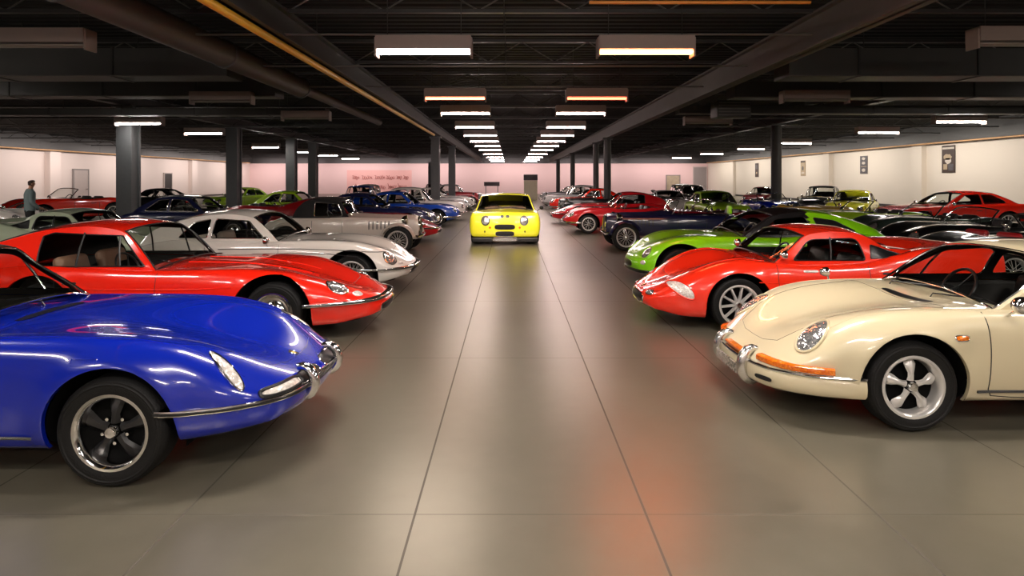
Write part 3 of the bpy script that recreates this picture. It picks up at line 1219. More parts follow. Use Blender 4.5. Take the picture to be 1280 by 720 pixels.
# ---- long-nosed fastback grand tourer
def det_fastback(c):
    S = c.S
    o = S.get('opt', {})
    hz = o.get('lampz', .56)
    lamps_pair(c, 'headlight', o.get('lampx', .34), o.get('lampy', .52), hz, .10, .12, LENS, d=(.7, -.22, -.65), dome=.02, off=.004, rim=CHROME, rimr=.010)
    if not o.get('nobumper'):
        bm_ = o.get('bumper', CHROME)
        b, pts, outs = c.bumper(o.get('bz', .36), .045, .05, .80, bm_, off=.0)
        mb = MB()
        vs, fs = sweep_geo([p + q * .048 for p, q in zip(pts, outs)], [(-.01, -.009), (.006, -.006), (.006, .006), (-.01, .009)], outs)
        mb.add(vs, fs)
        c.fix(mb).build('bumper_strip', TRIM, b)
        c.bumper(.45, .05, .05, .5, bm_, name='rear_bumper', tail=True, off=0)
    c.decal('grille', (.0, 0, o.get('gz', .30)), (1, 0, 0), o.get('gw', .34), o.get('gh', .045), GRILLE, n=3.5, dome=.002, off=.004, rim=CHROME, rimr=.007)
    lamps_pair(c, 'indicator', .18, .50, o.get('bz', .36) + .075, .07, .022, AMBER if o.get('amber') else LENSWHITE, d=(.9, -.4, 0), n=3, dome=.01, off=.006)
    d0, d1 = S['door']
    c.seam([(d0, S['doorz'] - .01), (d0, .6), (d0 + .01, .4), (d0 + .06, .27), (d1 - .1, .26), (d1 - .02, .4), (d1, .6), (d1, S['doorz'])], 'side', 'door_seam')
    h0, h1 = S['hood']
    c.seam([(h0, 0), (h0, .3), (h0 + .06, .44), (h0 + .5, .50), (h1 - .05, .58), (h1, .5), (h1, 0)], 'top', 'hood_seam', r=.003)
    if not o.get('nohandle'):
        if o.get('slot'):
            lamps_pair(c, 'door_handle', d1 - .16, .9, S['doorz'] - .11, .07, .014, TRIM, d=(0, -1, 0), n=5, dome=.0, off=.003)
        else:
            c.handle(d1 - .28, S['doorz'] - .12)
    if o.get('mirror'):
        c.mirror(d0 + .16, -1, S['doorz'] - .03, m=o.get('mirror', c.paint), size=.06, out=.12)
        c.mirror(d0 + .16, 1, S['doorz'] - .03, m=o.get('mirror', c.paint), size=.06, out=.12)
    if c.lod < 2:
        x0 = S['cabin']['prof'][0][0] - .05
        c.wiper(-.10, -.32, x0, .28)
        c.wiper(.42, .16, x0, .28)
    lamps_pair(c, 'tail_light', c.L - .03, .5, .62, .10, .05, REDLENS, d=(-1, -.3, 0), n=3, dome=.01, off=.006, rim=CHROME, rimr=.006)
    for (kind, pts) in o.get('creases', []):
        c.seam(pts, kind, 'body_crease', r=o.get('cr', .006), m=o.get('cm', c.paint))
    if o.get('louvres'):
        for k in range(4):
            x = o['louvres'] + k * .07
            lamps_pair(c, 'side_vent', x, .9, .52, .014, .085, TRIM, d=(0, -1, 0), n=4, dome=0, off=.003)
    if o.get('scoop'):
        c.decal('hood_scoop', (o['scoop'], 0, 1.0), (.1, 0, -1), .20, .16, c.paint, up=(1, 0, 0), n=3, dome=.05, off=.0)

def spec_fastback():
    return dict(
        L=4.85, W=.84, R=.32, Ra=.415, xf=1.13, xr=3.62, wd=.19, flare=.015, tuck=.05,
        w=[(0, .40), (.12, .56), (.35, .68), (.8, .79), (1.3, .82), (2.2, .82), (3.2, .83), (3.8, .82), (4.4, .74), (4.85, .60)],
        zb=[(0, .24), (.4, .17), (1.2, .16), (3.8, .17), (4.85, .30)],
        zm=[(0, .33), (.5, .42), (1.2, .50), (2.2, .52), (4.0, .54), (4.85, .56)],
        zs=[(0, .38), (.12, .43), (.35, .535), (.7, .66), (1.13, .755), (1.6, .78), (2.3, .77), (3.2, .80), (3.7, .82), (4.4, .76), (4.85, .66)],
        ys=[(0, .72), (.4, .74), (1.2, .78), (2.3, .87), (3.4, .86), (4.85, .78)],
        zc=[(0, .375), (.12, .42), (.4, .50), (.8, .62), (1.2, .72), (1.7, .79), (2.35, .815), (3.4, .82), (4.85, .64)],
        zn=.33, zr=.5, df=.07, dr=.1, bowF=.42, bowR=.15, fadeF=1.3, wn=.9,
        open=(2.58, 4.2), seat_x=3.36, seat_h=.5, hood=(.45, 2.3), door=(2.36, 3.42), doorz=.76, wheel='disc', details=det_fastback,
        opt=dict(lampx=.46, lampy=.54, lampz=.60, bz=.40, gz=.30, slot=True, creases=[('top', [(.9, .17), (1.4, .20), (1.9, .23), (2.3, .25)]), ('side', [(1.55, .60), (1.9, .585), (2.3, .58), (3.0, .585), (3.25, .60)])]),
        cabin=dict(
            prof=[(2.44, .8, .7), (2.60, .955, .665), (2.74, 1.10, .62), (2.84, 1.175, .59), (2.94, 1.205, .575), (3.25, 1.235, .56), (3.7, 1.195, .55), (4.1, 1.10, .54), (4.5, .96, .52), (4.75, .80, .50)],
            header=3, rear=(6, 8), rear_s=.80, crown=[.13, .11, .08, .06, .055, .05, .05, .05, .04, .02], bulge=.02, trim=TRIM,
            windows=[dict(pts=[(2.53, .815), (2.83, 1.135), (3.60, 1.165), (3.72, 1.13), (3.72, .812)], r=.015, bar=[(2.80, .815, 2.86, 1.14), (3.28, .815, 3.26, 1.17)])]))

def spec_white_gt():
    return dict(
        L=4.45, W=.83, R=.32, Ra=.40, xf=.86, xr=3.30, wd=.18, flare=.012, tuck=.06,
        w=[(0, .56), (.1, .66), (.3, .735), (.7, .80), (1.3, .82), (2.2, .82), (3.2, .83), (3.8, .79), (4.45, .62)],
        zb=[(0, .30), (.4, .21), (1.2, .19), (3.5, .19), (4.45, .32)],
        zm=[(0, .40), (.5, .46), (1.2, .50), (2.2, .52), (4.45, .56)],
        zs=[(0, .44), (.10, .50), (.28, .63), (.5, .745), (.85, .82), (1.4, .845), (2.0, .84), (2.8, .84), (3.4, .86), (4.0, .78), (4.45, .66)],
        ys=[(0, .72), (.4, .74), (1.2, .80), (2.0, .87), (3.4, .84), (4.45, .76)],
        zc=[(0, .435), (.10, .48), (.3, .58), (.6, .69), (1.0, .78), (1.5, .845), (2.0, .87), (3.4, .86), (4.45, .65)],
        zn=.37, zr=.5, df=.08, dr=.1, bowF=.34, bowR=.15, fadeF=1.2, wn=.9,
        open=(2.12, 3.75), seat_x=2.98, seat_h=.52, hood=(.40, 1.85), door=(1.92, 3.0), doorz=.80, wheel='wire', details=det_fastback,
        opt=dict(lampx=.30, lampy=.58, lampz=.60, bz=.42, gz=.32, gw=.36, gh=.07, mirror=CHROME, cm=TRIM, cr=.006,
                 creases=[('side', [(.35, .66), (.7, .69), (1.1, .72), (1.6, .735), (2.2, .735), (2.8, .73)]), ('side', [(.75, .62), (1.2, .665), (1.8, .67), (2.3, .665)])]),
        cabin=dict(
            prof=[(1.98, .85, .7), (2.14, .99, .67), (2.28, 1.11, .63), (2.38, 1.175, .60), (2.48, 1.205, .585), (2.8, 1.235, .57), (3.2, 1.20, .56), (3.55, 1.11, .55), (3.9, .99, .53), (4.2, .82, .50)],
            header=3, rear=(6, 8), rear_s=.82, crown=[.13, .11, .08, .06, .055, .05, .05, .05, .04, .02], bulge=.02, trim=CHROME, side_trim=CHROME,
            windows=[dict(pts=[(2.16, .885), (2.42, 1.135), (2.92, 1.165), (2.96, .885)], r=.03, bar=[]),
                     dict(pts=[(3.02, .885), (3.00, 1.162), (3.24, 1.12), (3.46, .885)], r=.04)]))

# ---- low racing coupe with covered lamps and a ducktail
def det_racer(c):
    # long glass fairings over the lamps
    out = []
    for q in range(40):
        a = 2 * PI * q / 40
        u, v = math.cos(a), math.sin(a)
        out.append((.225 * u, (.074 + .026 * u) * v * (1 if v > 0 else .8)))
    for s in (-1, 1):
        c.decal('headlight', (.36, s * .60, .50), (.62, -s * .62, -.48), 1, 1, LENSWHITE, up=(0.55, 0, 1), dome=.012, off=.006, outline=[(-s * a, b) for a, b in out][::1], rim=c.paint, rimr=.010)
        c.decal('indicator', (.12, s * .36, .385), (.9, -s * .3, -.3), .07, .03, LENS, n=3, dome=.01, off=.006, rim=CHROME, rimr=.005)
    c.decal('grille', (0, 0, .30), (1, 0, 0), .30, .06, GRILLE, n=3, dome=.002, off=.004, rim=CHROME, rimr=.008)
    c.decal('badge', (.1, 0, .43), (.6, 0, -1), .03, .035, GOLD, up=(1, 0, .5), off=.004, dome=.004)
    c.seam([(1.48, .77), (1.48, .6), (1.50, .4), (1.56, .26), (2.42, .25), (2.5, .4), (2.53, .6), (2.52, .79)], 'side', 'door_seam')
    c.seam([(.42, 0), (.42, .25), (.50, .40), (.9, .46), (1.3, .50), (1.36, .4), (1.36, 0)], 'top', 'hood_seam', r=.003)
    lamps_pair(c, 'door_handle', 1.86, .9, .70, .085, .014, LENSWHITE, d=(0, -1, 0), n=4, dome=.008, off=.004)
    lamps_pair(c, 'side_vent', 2.72, .9, .68, .06, .012, TRIM, d=(0, -1, 0), n=4, dome=0, off=.003)
    lamps_pair(c, 'side_vent', 2.80, .9, .52, .09, .05, TRIM, d=(0, -1, 0), n=3, dome=.002, off=.003, rim=c.paint, rimr=.006)
    c.seam([(1.25, .58), (1.7, .565), (2.3, .565)], 'side', 'body_crease', r=.005, m=c.paint)
    c.seam([(.55, .52), (.8, .545), (1.1, .56), (1.4, .57)], 'top', 'wing_crease', r=.006, m=c.paint)
    c.mirror(1.60, -1, .78, m=CHROME, size=.055, out=.10)
    c.mirror(1.60, 1, .78, m=CHROME, size=.055, out=.10)
    c.wiper(-.06, -.28, 1.5, .22)
    # engine deck grille behind the cabin
    c.decal('deck_grille', (3.15, 0, 1.2), (0, 0, -1), .22, .42, GRILLE, up=(0, 1, 0), n=5, dome=0, off=.004)
    lamps_pair(c, 'tail_light', 4.05, .55, .62, .06, .06, REDLENS, d=(-1, -.2, 0), dome=.012, off=.006, rim=CHROME, rimr=.006)

def spec_racer():
    return dict(
        L=4.20, W=.83, R=.31, Ra=.375, xf=1.04, xr=3.30, wd=.21, flare=.02, tuck=.03,
        w=[(0, .44), (.1, .56), (.3, .67), (.6, .755), (1.0, .80), (1.6, .79), (2.4, .80), (3.2, .84), (3.8, .81), (4.2, .72)],
        zb=[(0, .22), (.4, .15), (1.2, .15), (3.5, .16), (4.2, .28)],
        zm=[(0, .32), (.5, .42), (1.0, .50), (2.2, .50), (4.2, .58)],
        zs=[(0, .37), (.1, .42), (.3, .54), (.55, .68), (.85, .785), (1.1, .82), (1.45, .79), (1.9, .765), (2.5, .79), (2.9, .88), (3.3, .96), (3.8, .965), (4.1, .94), (4.2, .92)],
        ys=[(0, .72), (.4, .74), (1.0, .76), (1.6, .86), (2.5, .85), (3.2, .84), (4.2, .88)],
        zc=[(0, .365), (.1, .41), (.3, .49), (.6, .60), (1.0, .70), (1.45, .79), (1.8, .82), (2.5, .80), (2.9, .80), (3.3, .84), (3.8, .92), (4.1, .95), (4.2, .93)],
        zn=.30, zr=.72, df=.07, dr=.05, bowF=.34, bowR=.06, fadeF=1.2, wn=.9,
        open=(1.64, 2.50), seat_x=2.32, seat_h=.46, hood=(.42, 1.36), door=(1.48, 2.52), doorz=.77, wheel='modern', details=det_racer,
        cabin=dict(
            prof=[(1.50, .8, .7), (1.64, .90, .67), (1.78, 1.02, .63), (1.87, 1.085, .60), (1.96, 1.115, .585), (2.2, 1.14, .565), (2.46, 1.125, .55), (2.64, 1.07, .54), (2.92, .93, .53), (3.14, .85, .52)],
            header=3, rear=(7, 8), rear_s=.8, rear_mat='black', crown=[.12, .10, .08, .06, .055, .05, .05, .04, .02, .0], bulge=.025, trim=TRIM,
            windows=[dict(pts=[(1.68, .818), (1.90, 1.05, .08), (2.48, 1.065, .08), (2.54, .815, .04)], r=.05, bar=[(2.14, .815, 2.16, 1.075)]),
                     dict(pts=[(2.60, .835), (2.63, .99), (2.72, .96), (2.95, .885), (2.99, .86)], r=.02, mat='black')]))

# ---- bright mid-engined coupe with a dark glasshouse
def det_canopy(c):
    lamps_pair(c, 'headlight', .26, .52, .56, .10, .12, LENS, d=(.8, -.25, -.5), dome=.02, off=.004, rim=c.paint, rimr=.012)
    c.bumper(.28, .05, .04, .45, TRIM, name='front_splitter', off=.0)
    c.decal('grille', (0, 0, .37), (1, 0, 0), .30, .055, GRILLE, n=3, dome=.002, off=.004)
    lamps_pair(c, 'indicator', .16, .58, .43, .05, .035, LENSWHITE, d=(.9, -.5, 0), dome=.01, off=.006)
    c.seam([(1.72, .83), (1.72, .5), (1.8, .28), (2.6, .27), (2.74, .5), (2.76, .84)], 'side', 'door_seam')
    c.seam([(.35, 0), (.35, .3), (.5, .45), (1.4, .52), (1.5, .4), (1.5, 0)], 'top', 'hood_seam', r=.003)
    c.seam([(2.95, .80), (3.3, .84), (3.7, .84), (4.1, .80)], 'side', 'body_crease', r=.008, m=TRIM)
    c.seam([(3.05, .60), (3.5, .62), (4.1, .58)], 'top', 'deck_seam', r=.008, m=TRIM)
    lamps_pair(c, 'side_vent', 2.95, .9, .62, .09, .07, TRIM, d=(0, -1, 0), n=3, dome=.002, off=.003)
    # one tall racing mirror on the far wing, on a polished stalk
    p, n = c.cast((1.72, .60, 3), (0, 0, -1))
    mb = MB()
    mb.tube([p, p + Vector((.12, .02, .12)), p + Vector((.26, .05, .28))], .014, 6)
    mb.tube([p + Vector((.06, -.10, 0)), p + Vector((.16, 0, .16)), p + Vector((.24, .05, .28))], .010, 6)
    o = c.fix(mb).build('wing_mirror', CHROME, c.root)
    mb = MB()
    mb.rbox(tuple(p + Vector((.27, .06, .36))), (.05, .16, .15), .02)
    c.fix(mb).build('mirror_shell', c.paint, o)
    c.wiper(-.05, -.3, 1.6, .3)
    c.wiper(.4, .1, 1.6, .3)
    lamps_pair(c, 'tail_light', 4.35, .55, .66, .08, .05, REDLENS, d=(-1, -.2, 0), dome=.012, off=.006, rim=TRIM, rimr=.006)

def spec_canopy():
    return dict(
        L=4.45, W=.86, R=.33, Ra=.42, xf=.72, xr=3.30, wd=.22, flare=.018, tuck=.03,
        w=[(0, .58), (.1, .68), (.3, .76), (.7, .82), (1.3, .83), (2.2, .83), (3.2, .87), (3.9, .84), (4.45, .74)],
        zb=[(0, .26), (.4, .19), (1.2, .18), (3.5, .18), (4.45, .32)],
        zm=[(0, .40), (.5, .46), (1.0, .52), (2.2, .52), (4.45, .60)],
        zs=[(0, .46), (.08, .53), (.2, .64), (.4, .755), (.7, .835), (1.1, .86), (1.7, .85), (2.3, .84), (2.8, .88), (3.3, .91), (3.9, .86), (4.45, .78)],
        ys=[(0, .74), (.4, .76), (1.0, .79), (1.8, .86), (2.6, .86), (3.3, .84), (4.45, .84)],
        zc=[(0, .455), (.08, .52), (.2, .60), (.4, .70), (.8, .80), (1.2, .85), (1.7, .87), (2.6, .87), (3.3, .90), (4.0, .85), (4.45, .77)],
        zn=.38, zr=.58, df=.08, dr=.06, bowF=.30, bowR=.08, fadeF=1.1, wn=.9,
        open=(1.84, 3.0), seat_x=2.66, seat_h=.5, hood=(.35, 1.5), door=(1.72, 2.76), doorz=.83, wheel='modern', details=det_canopy,
        cabin=dict(
            prof=[(1.70, .85, .7), (1.90, .98, .665), (2.10, 1.10, .62), (2.24, 1.17, .59), (2.36, 1.20, .57), (2.7, 1.235, .55), (3.1, 1.20, .54), (3.5, 1.10, .54), (3.9, .96, .52), (4.1, .88, .50)],
            header=3, rear=(6, 8), rear_s=.8, rear_mat='paint', split=2.78, crown=[.13, .11, .08, .06, .055, .05, .05, .05, .04, .02], bulge=.02, trim=TRIM,
            windows=[dict(pts=[(1.92, .885), (2.26, 1.125), (2.72, 1.165), (2.86, .885)], r=.04),
                     dict(pts=[(2.94, .905), (2.86, 1.15), (3.2, 1.10), (3.5, .935)], r=.04, mat='black')]))

# ---- blunt yellow coupe seen from the front
def det_blunt(c):
    for s in (-1, 1):
        c.decal('headlight', (0, s * .52, .66), (1, 0, -.1), .105, .125, LENS, dome=.02, off=.004, rim=TRIM, rimr=.014)
        c.decal('indicator', (0, s * .40, .47), (1, 0, 0), .035, .035, AMBER, dome=.012, off=.005, rim=c.paint, rimr=.006)
        c.decal('tow_eye', (0, s * .54, .36), (1, 0, 0), .018, .03, TRIM, dome=.004, off=.004)
    c.decal('grille', (0, 0, .485), (1, 0, 0), .265, .062, GRILLE, n=4, dome=.002, off=.005, rim=TRIM, rimr=.010)
    # two dark emblems on the bonnet lip
    for s in (-1, 1):
        c.decal('badge', (0, s * .075, .775), (1, 0, -.15), .045, .035, TRIM, n=3, dome=.004, off=.006, rim=CHROME, rimr=.004)
    # lower air intake and dark valance
    c.decal('air_intake', (0, 0, .30), (1, 0, 0), .25, .065, TRIM, n=4, dome=0, off=.006, rim=CHROME, rimr=.006)
    mb = MB()
    mb.rbox((.16, 0, .135), (.22, 1.80, .13), .03)
    va = c.fix(mb).build('front_valance', TRIM, c.root)
    mb = MB()
    ring = []
    for q in range(28):
        a = 2 * PI * q / 28
        ca, sa = math.cos(a), math.sin(a)
        k = (abs(ca) ** 3 + abs(sa) ** 3) ** (-1 / 3)
        ring.append((.035, .33 * k * ca, .155 + .055 * k * sa))
    mb.tube(ring, .02, 6, closed=True)
    mb.add([(.038, y, z) for _, y, z in ring], [tuple(range(28))])
    pl = c.fix(mb).build('number_plate', ALLOY, va)
    c.seam([(1.45, .86), (1.45, .5), (1.5, .28), (2.5, .27), (2.6, .5), (2.6, .88)], 'side', 'door_seam')
    c.seam([(.32, 0), (.32, .5), (.4, .62), (1.2, .66)], 'top', 'hood_seam', r=.004)
    c.mirror(1.5, -1, .84, m=TRIM, size=.06, out=.13)
    c.mirror(1.5, 1, .84, m=TRIM, size=.06, out=.13)
    c.wiper(-.1, -.35, 1.05, .2)
    c.wiper(.4, .1, 1.05, .2)
    lamps_pair(c, 'tail_light', 4.1, .6, .6, .09, .05, REDLENS, d=(-1, -.2, 0), dome=.012, off=.006)
    # tan dashboard top and seats, coloured to stand in for windscreen reflections
    mb = MB()
    mb.rbox((1.42, 0, .93), (.20, 1.2, .05), .02)
    c.fix(mb).build('dashboard', SEATTAN, c.root)

def spec_blunt():
    return dict(
        L=4.15, W=.97, R=.32, Ra=.39, xf=.80, xr=3.10, wd=.22, flare=.012, tuck=.03,
        w=[(0, .90), (.06, .945), (.15, .96), (.7, .97), (2.5, .97), (3.6, .95), (4.15, .85)],
        zb=[(0, .22), (.2, .2), (1.2, .18), (3.5, .18), (4.15, .34)],
        zm=[(0, .42), (.2, .5), (1.0, .54), (4.15, .58)],
        zs=[(0, .74), (.06, .82), (.2, .865), (.6, .885), (1.2, .89), (2.6, .90), (3.4, .90), (4.15, .78)],
        ys=[(0, .86), (.4, .87), (1.2, .88), (4.15, .84)],
        zc=[(0, .75), (.06, .83), (.2, .88), (.6, .91), (1.2, .93), (2.6, .92), (4.15, .8)],
        zn=.50, zr=.55, df=.09, dr=.09, bowF=.10, bowR=.1, fadeF=1.0, wn=.96, ex=.75,
        open=(1.22, 3.2), seat_x=2.2, seat_h=.56, hood=(.32, 1.05), door=(1.45, 2.6), doorz=.86, wheel='alloy', details=det_blunt,
        cabin=dict(
            prof=[(1.08, .9, .8), (1.28, 1.03, .79), (1.48, 1.17, .745), (1.62, 1.26, .71), (1.74, 1.29, .70), (2.1, 1.31, .69), (2.6, 1.29, .68), (3.0, 1.19, .67), (3.35, 1.04, .66), (3.65, .86, .64)],
            header=3, rear=(6, 8), rear_s=.84, crown=[.10, .09, .07, .05, .045, .045, .045, .04, .03, .02], bulge=.01, trim=TRIM,
            windows=[dict(pts=[(1.32, .93), (1.66, 1.22), (2.3, 1.245), (2.36, .93)], r=.04),
                     dict(pts=[(2.44, .93), (2.40, 1.235), (2.66, 1.22), (3.04, 1.0), (3.06, .93)], r=.04)]))

# ---- generic shapes for the rows behind
def det_plain(c):
    S = c.S
    o = S.get('opt', {})
    lamps_pair(c, 'headlight', .2, o.get('ly', .56), o.get('lz', .60), .09, .09, LENS, d=(.9, -.15, -.3), dome=.02, off=.005, rim=CHROME, rimr=.014)
    c.decal('grille', (0, 0, o.get('gz', .44)), (1, 0, 0), o.get('gw', .30), o.get('gh', .08), GRILLE, n=3, dome=.002, off=.006, rim=CHROME, rimr=.012)
    c.bumper(o.get('bz', .36), .07, .06, .55, o.get('bm', CHROME), off=0)
    c.bumper(.42, .07, .06, .5, o.get('bm', CHROME), name='rear_bumper', tail=True, off=0)
    d0, d1 = S['door']
    z = S['doorz']
    c.seam([(d0, z - .01), (d0, .5), (d0 + .06, .28), (d1 - .08, .28), (d1, .5), (d1, z)], 'side', 'door_seam', r=.005)
    c.handle(d1 - .28, z - .13)
    c.mirror(d0 + .12, -1, z - .02, size=.06, out=.12)
    c.mirror(d0 + .12, 1, z - .02, size=.06, out=.12)
    lamps_pair(c, 'tail_light', c.L - .03, .52, .62, .09, .05, REDLENS, d=(-1, -.2, 0), dome=.012, off=.006, rim=CHROME, rimr=.008)

def spec_roadster(soft=False):
    S = dict(
        L=4.0, W=.80, R=.31, Ra=.37, xf=.80, xr=3.05, wd=.17, flare=.015, tuck=.04,
        w=[(0, .54), (.1, .64), (.3, .72), (.7, .78), (1.5, .79), (2.4, .79), (3.1, .80), (3.7, .70), (4.0, .54)],
        zb=[(0, .32), (.4, .23), (1.2, .20), (3.3, .20), (4.0, .34)],
        zm=[(0, .42), (.5, .48), (1.0, .52), (4.0, .54)],
        zs=[(0, .48), (.1, .56), (.25, .68), (.5, .79), (.85, .845), (1.4, .84), (2.0, .80), (2.5, .80), (3.0, .845), (3.5, .78), (4.0, .60)],
        ys=[(0, .72), (.4, .73), (1.0, .76), (1.8, .86), (2.5, .86), (3.1, .78), (4.0, .72)],
        zc=[(0, .47), (.1, .53), (.3, .64), (.6, .74), (1.0, .82), (1.5, .86), (1.8, .87), (2.8, .84), (3.4, .78), (4.0, .58)],
        zn=.42, zr=.48, df=.08, dr=.1, bowF=.24, bowR=.2, fadeF=1.1, wn=.9,
        open=(1.80, 2.85), seat_x=2.55, seat_h=.50, hood=(.35, 1.6), door=(1.75, 2.55), doorz=.79, wheel='wire', details=det_plain,
        opt=dict(lz=.64, gz=.46, gw=.24, gh=.09),
        cabin=dict(open=True, prof=[(1.66, .8, .7), (1.76, .92, .66), (1.88, 1.04, .62), (1.98, 1.13, .59)], header=3, crown=[.12, .10, .08, .06], frame=CHROME, trim=None, windows=[]))
    if soft:
        S['cabin'] = dict(prof=[(1.66, .8, .7), (1.76, .92, .66), (1.86, 1.03, .63), (1.95, 1.13, .60), (2.04, 1.17, .59), (2.35, 1.21, .58), (2.7, 1.18, .57), (2.95, 1.09, .56), (3.12, .97, .55), (3.25, .84, .54)],
                          header=3, rear=(7, 8), rear_s=.6, crown=[.12, .10, .08, .06, .055, .05, .05, .05, .04, .02], bulge=.015, trim=CHROME, side_trim=CHROME,
                          windows=[dict(pts=[(1.82, .85), (2.0, 1.10), (2.56, 1.14), (2.60, .85)], r=.05, bar=[])])
        S['open'] = (1.80, 3.1)
    return S

def spec_coupe():
    return dict(
        L=4.3, W=.82, R=.31, Ra=.375, xf=.82, xr=3.25, wd=.19, flare=.012, tuck=.04,
        w=[(0, .62), (.08, .70), (.3, .77), (.7, .81), (2.2, .82), (3.3, .82), (3.9, .77), (4.3, .64)],
        zb=[(0, .30), (.4, .23), (1.2, .20), (3.5, .20), (4.3, .34)],
        zm=[(0, .44), (.5, .5), (1.0, .54), (4.3, .58)],
        zs=[(0, .54), (.08, .62), (.22, .72), (.5, .79), (.9, .82), (2.0, .83), (3.2, .85), (3.9, .80), (4.3, .68)],
        ys=[(0, .78), (.4, .80), (2.0, .88), (3.3, .86), (4.3, .80)],
        zc=[(0, .54), (.08, .62), (.3, .71), (.7, .79), (1.3, .845), (2.0, .87), (3.4, .86), (4.3, .67)],
        zn=.44, zr=.52, df=.08, dr=.1, bowF=.18, bowR=.15, fadeF=1.0, wn=.92,
        open=(1.85, 3.5), seat_x=2.75, seat_h=.55, hood=(.3, 1.6), door=(1.70, 2.75), doorz=.82, wheel='disc', details=det_plain, opt=dict(),
        cabin=dict(
            prof=[(1.68, .85, .7), (1.86, 1.0, .67), (2.02, 1.13, .63), (2.13, 1.21, .60), (2.24, 1.245, .585), (2.6, 1.275, .57), (3.0, 1.245, .56), (3.3, 1.13, .55), (3.62, .97, .54), (3.85, .85, .52)],
            header=3, rear=(6, 8), rear_s=.84, crown=[.12, .10, .08, .06, .055, .05, .05, .05, .04, .02], bulge=.02, trim=CHROME, side_trim=CHROME,
            windows=[dict(pts=[(1.88, .875), (2.18, 1.175), (2.62, 1.205), (2.66, .875)], r=.04),
                     dict(pts=[(2.74, .88), (2.70, 1.20), (3.0, 1.175), (3.32, .93), (3.34, .885)], r=.04)]))

def spec_modern():
    S = spec_coupe()
    S.update(L=4.65, W=.93, R=.345, Ra=.40, xf=.92, xr=3.64, wd=.25, wheel='modern', tuck=.02,
             w=[(0, .70), (.1, .82), (.35, .89), (.9, .92), (2.3, .91), (3.6, .94), (4.3, .90), (4.65, .80)],
             zs=[(0, .56), (.1, .66), (.4, .78), (.9, .86), (2.0, .90), (3.0, .93), (3.7, .97), (4.3, .97), (4.65, .88)],
             zc=[(0, .57), (.1, .66), (.4, .77), (.9, .86), (1.6, .93), (2.2, .95), (3.8, .97), (4.3, .99), (4.65, .90)],
             zm=[(0, .45), (.5, .52), (1.0, .58), (4.65, .64)],
             zb=[(0, .20), (.4, .16), (1.2, .17), (3.8, .18), (4.65, .30)],
             ys=[(0, .80), (.4, .84), (2.0, .88), (3.6, .86), (4.65, .82)],
             open=(1.95, 3.7), seat_x=2.95, hood=(.3, 1.7), door=(1.75, 2.9), doorz=.88,
             opt=dict(lz=.66, ly=.68, gz=.36, gw=.52, gh=.11, bm=TRIM, bz=.22))
    S['cabin'] = dict(
        prof=[(1.72, .9, .8), (1.95, 1.06, .76), (2.18, 1.2, .71), (2.34, 1.28, .68), (2.48, 1.315, .66), (2.9, 1.34, .64), (3.3, 1.305, .63), (3.62, 1.21, .62), (3.95, 1.08, .61), (4.2, .96, .60)],
        header=3, rear=(6, 8), rear_s=.84, crown=[.12, .10, .08, .06, .055, .05, .05, .05, .04, .02], bulge=.02, trim=TRIM, side_trim=TRIM,
        windows=[dict(pts=[(1.98, .945), (2.40, 1.245), (2.84, 1.275), (2.88, .955)], r=.04),
                 dict(pts=[(2.95, .96), (2.92, 1.275), (3.28, 1.25), (3.62, 1.06), (3.64, 1.0)], r=.06)])
    return S

def spec_sedan():
    S = spec_coupe()
    S.update(L=4.5, W=.83, wheel='disc')
    S['cabin'] = dict(
        prof=[(1.55, .85, .7), (1.70, 1.02, .68), (1.82, 1.18, .65), (1.92, 1.31, .62), (2.02, 1.36, .61), (2.5, 1.40, .60), (3.0, 1.37, .59), (3.25, 1.27, .58), (3.45, 1.08, .57), (3.65, .87, .56)],
        header=3, rear=(6, 8), rear_s=.84, crown=[.10, .09, .07, .05, .05, .05, .05, .05, .04, .02], bulge=.02, trim=CHROME, side_trim=CHROME,
        windows=[dict(pts=[(1.76, .875), (1.96, 1.30), (2.42, 1.335), (2.42, .875)], r=.03),
                 dict(pts=[(2.52, .88), (2.52, 1.335), (2.95, 1.315), (3.18, 1.15), (3.28, .885)], r=.04)])
    S.update(open=(1.72, 3.4), door=(1.6, 2.46), seat_x=2.55, hood=(.3, 1.48))
    S['zs'] = [(0, .60), (.08, .70), (.22, .78), (.5, .83), (.9, .845), (2.0, .85), (3.2, .86), (3.9, .83), (4.5, .74)]
    S['zc'] = [(0, .60), (.08, .70), (.3, .80), (.7, .85), (1.3, .88), (2.0, .88), (3.4, .88), (4.5, .74)]
    return S

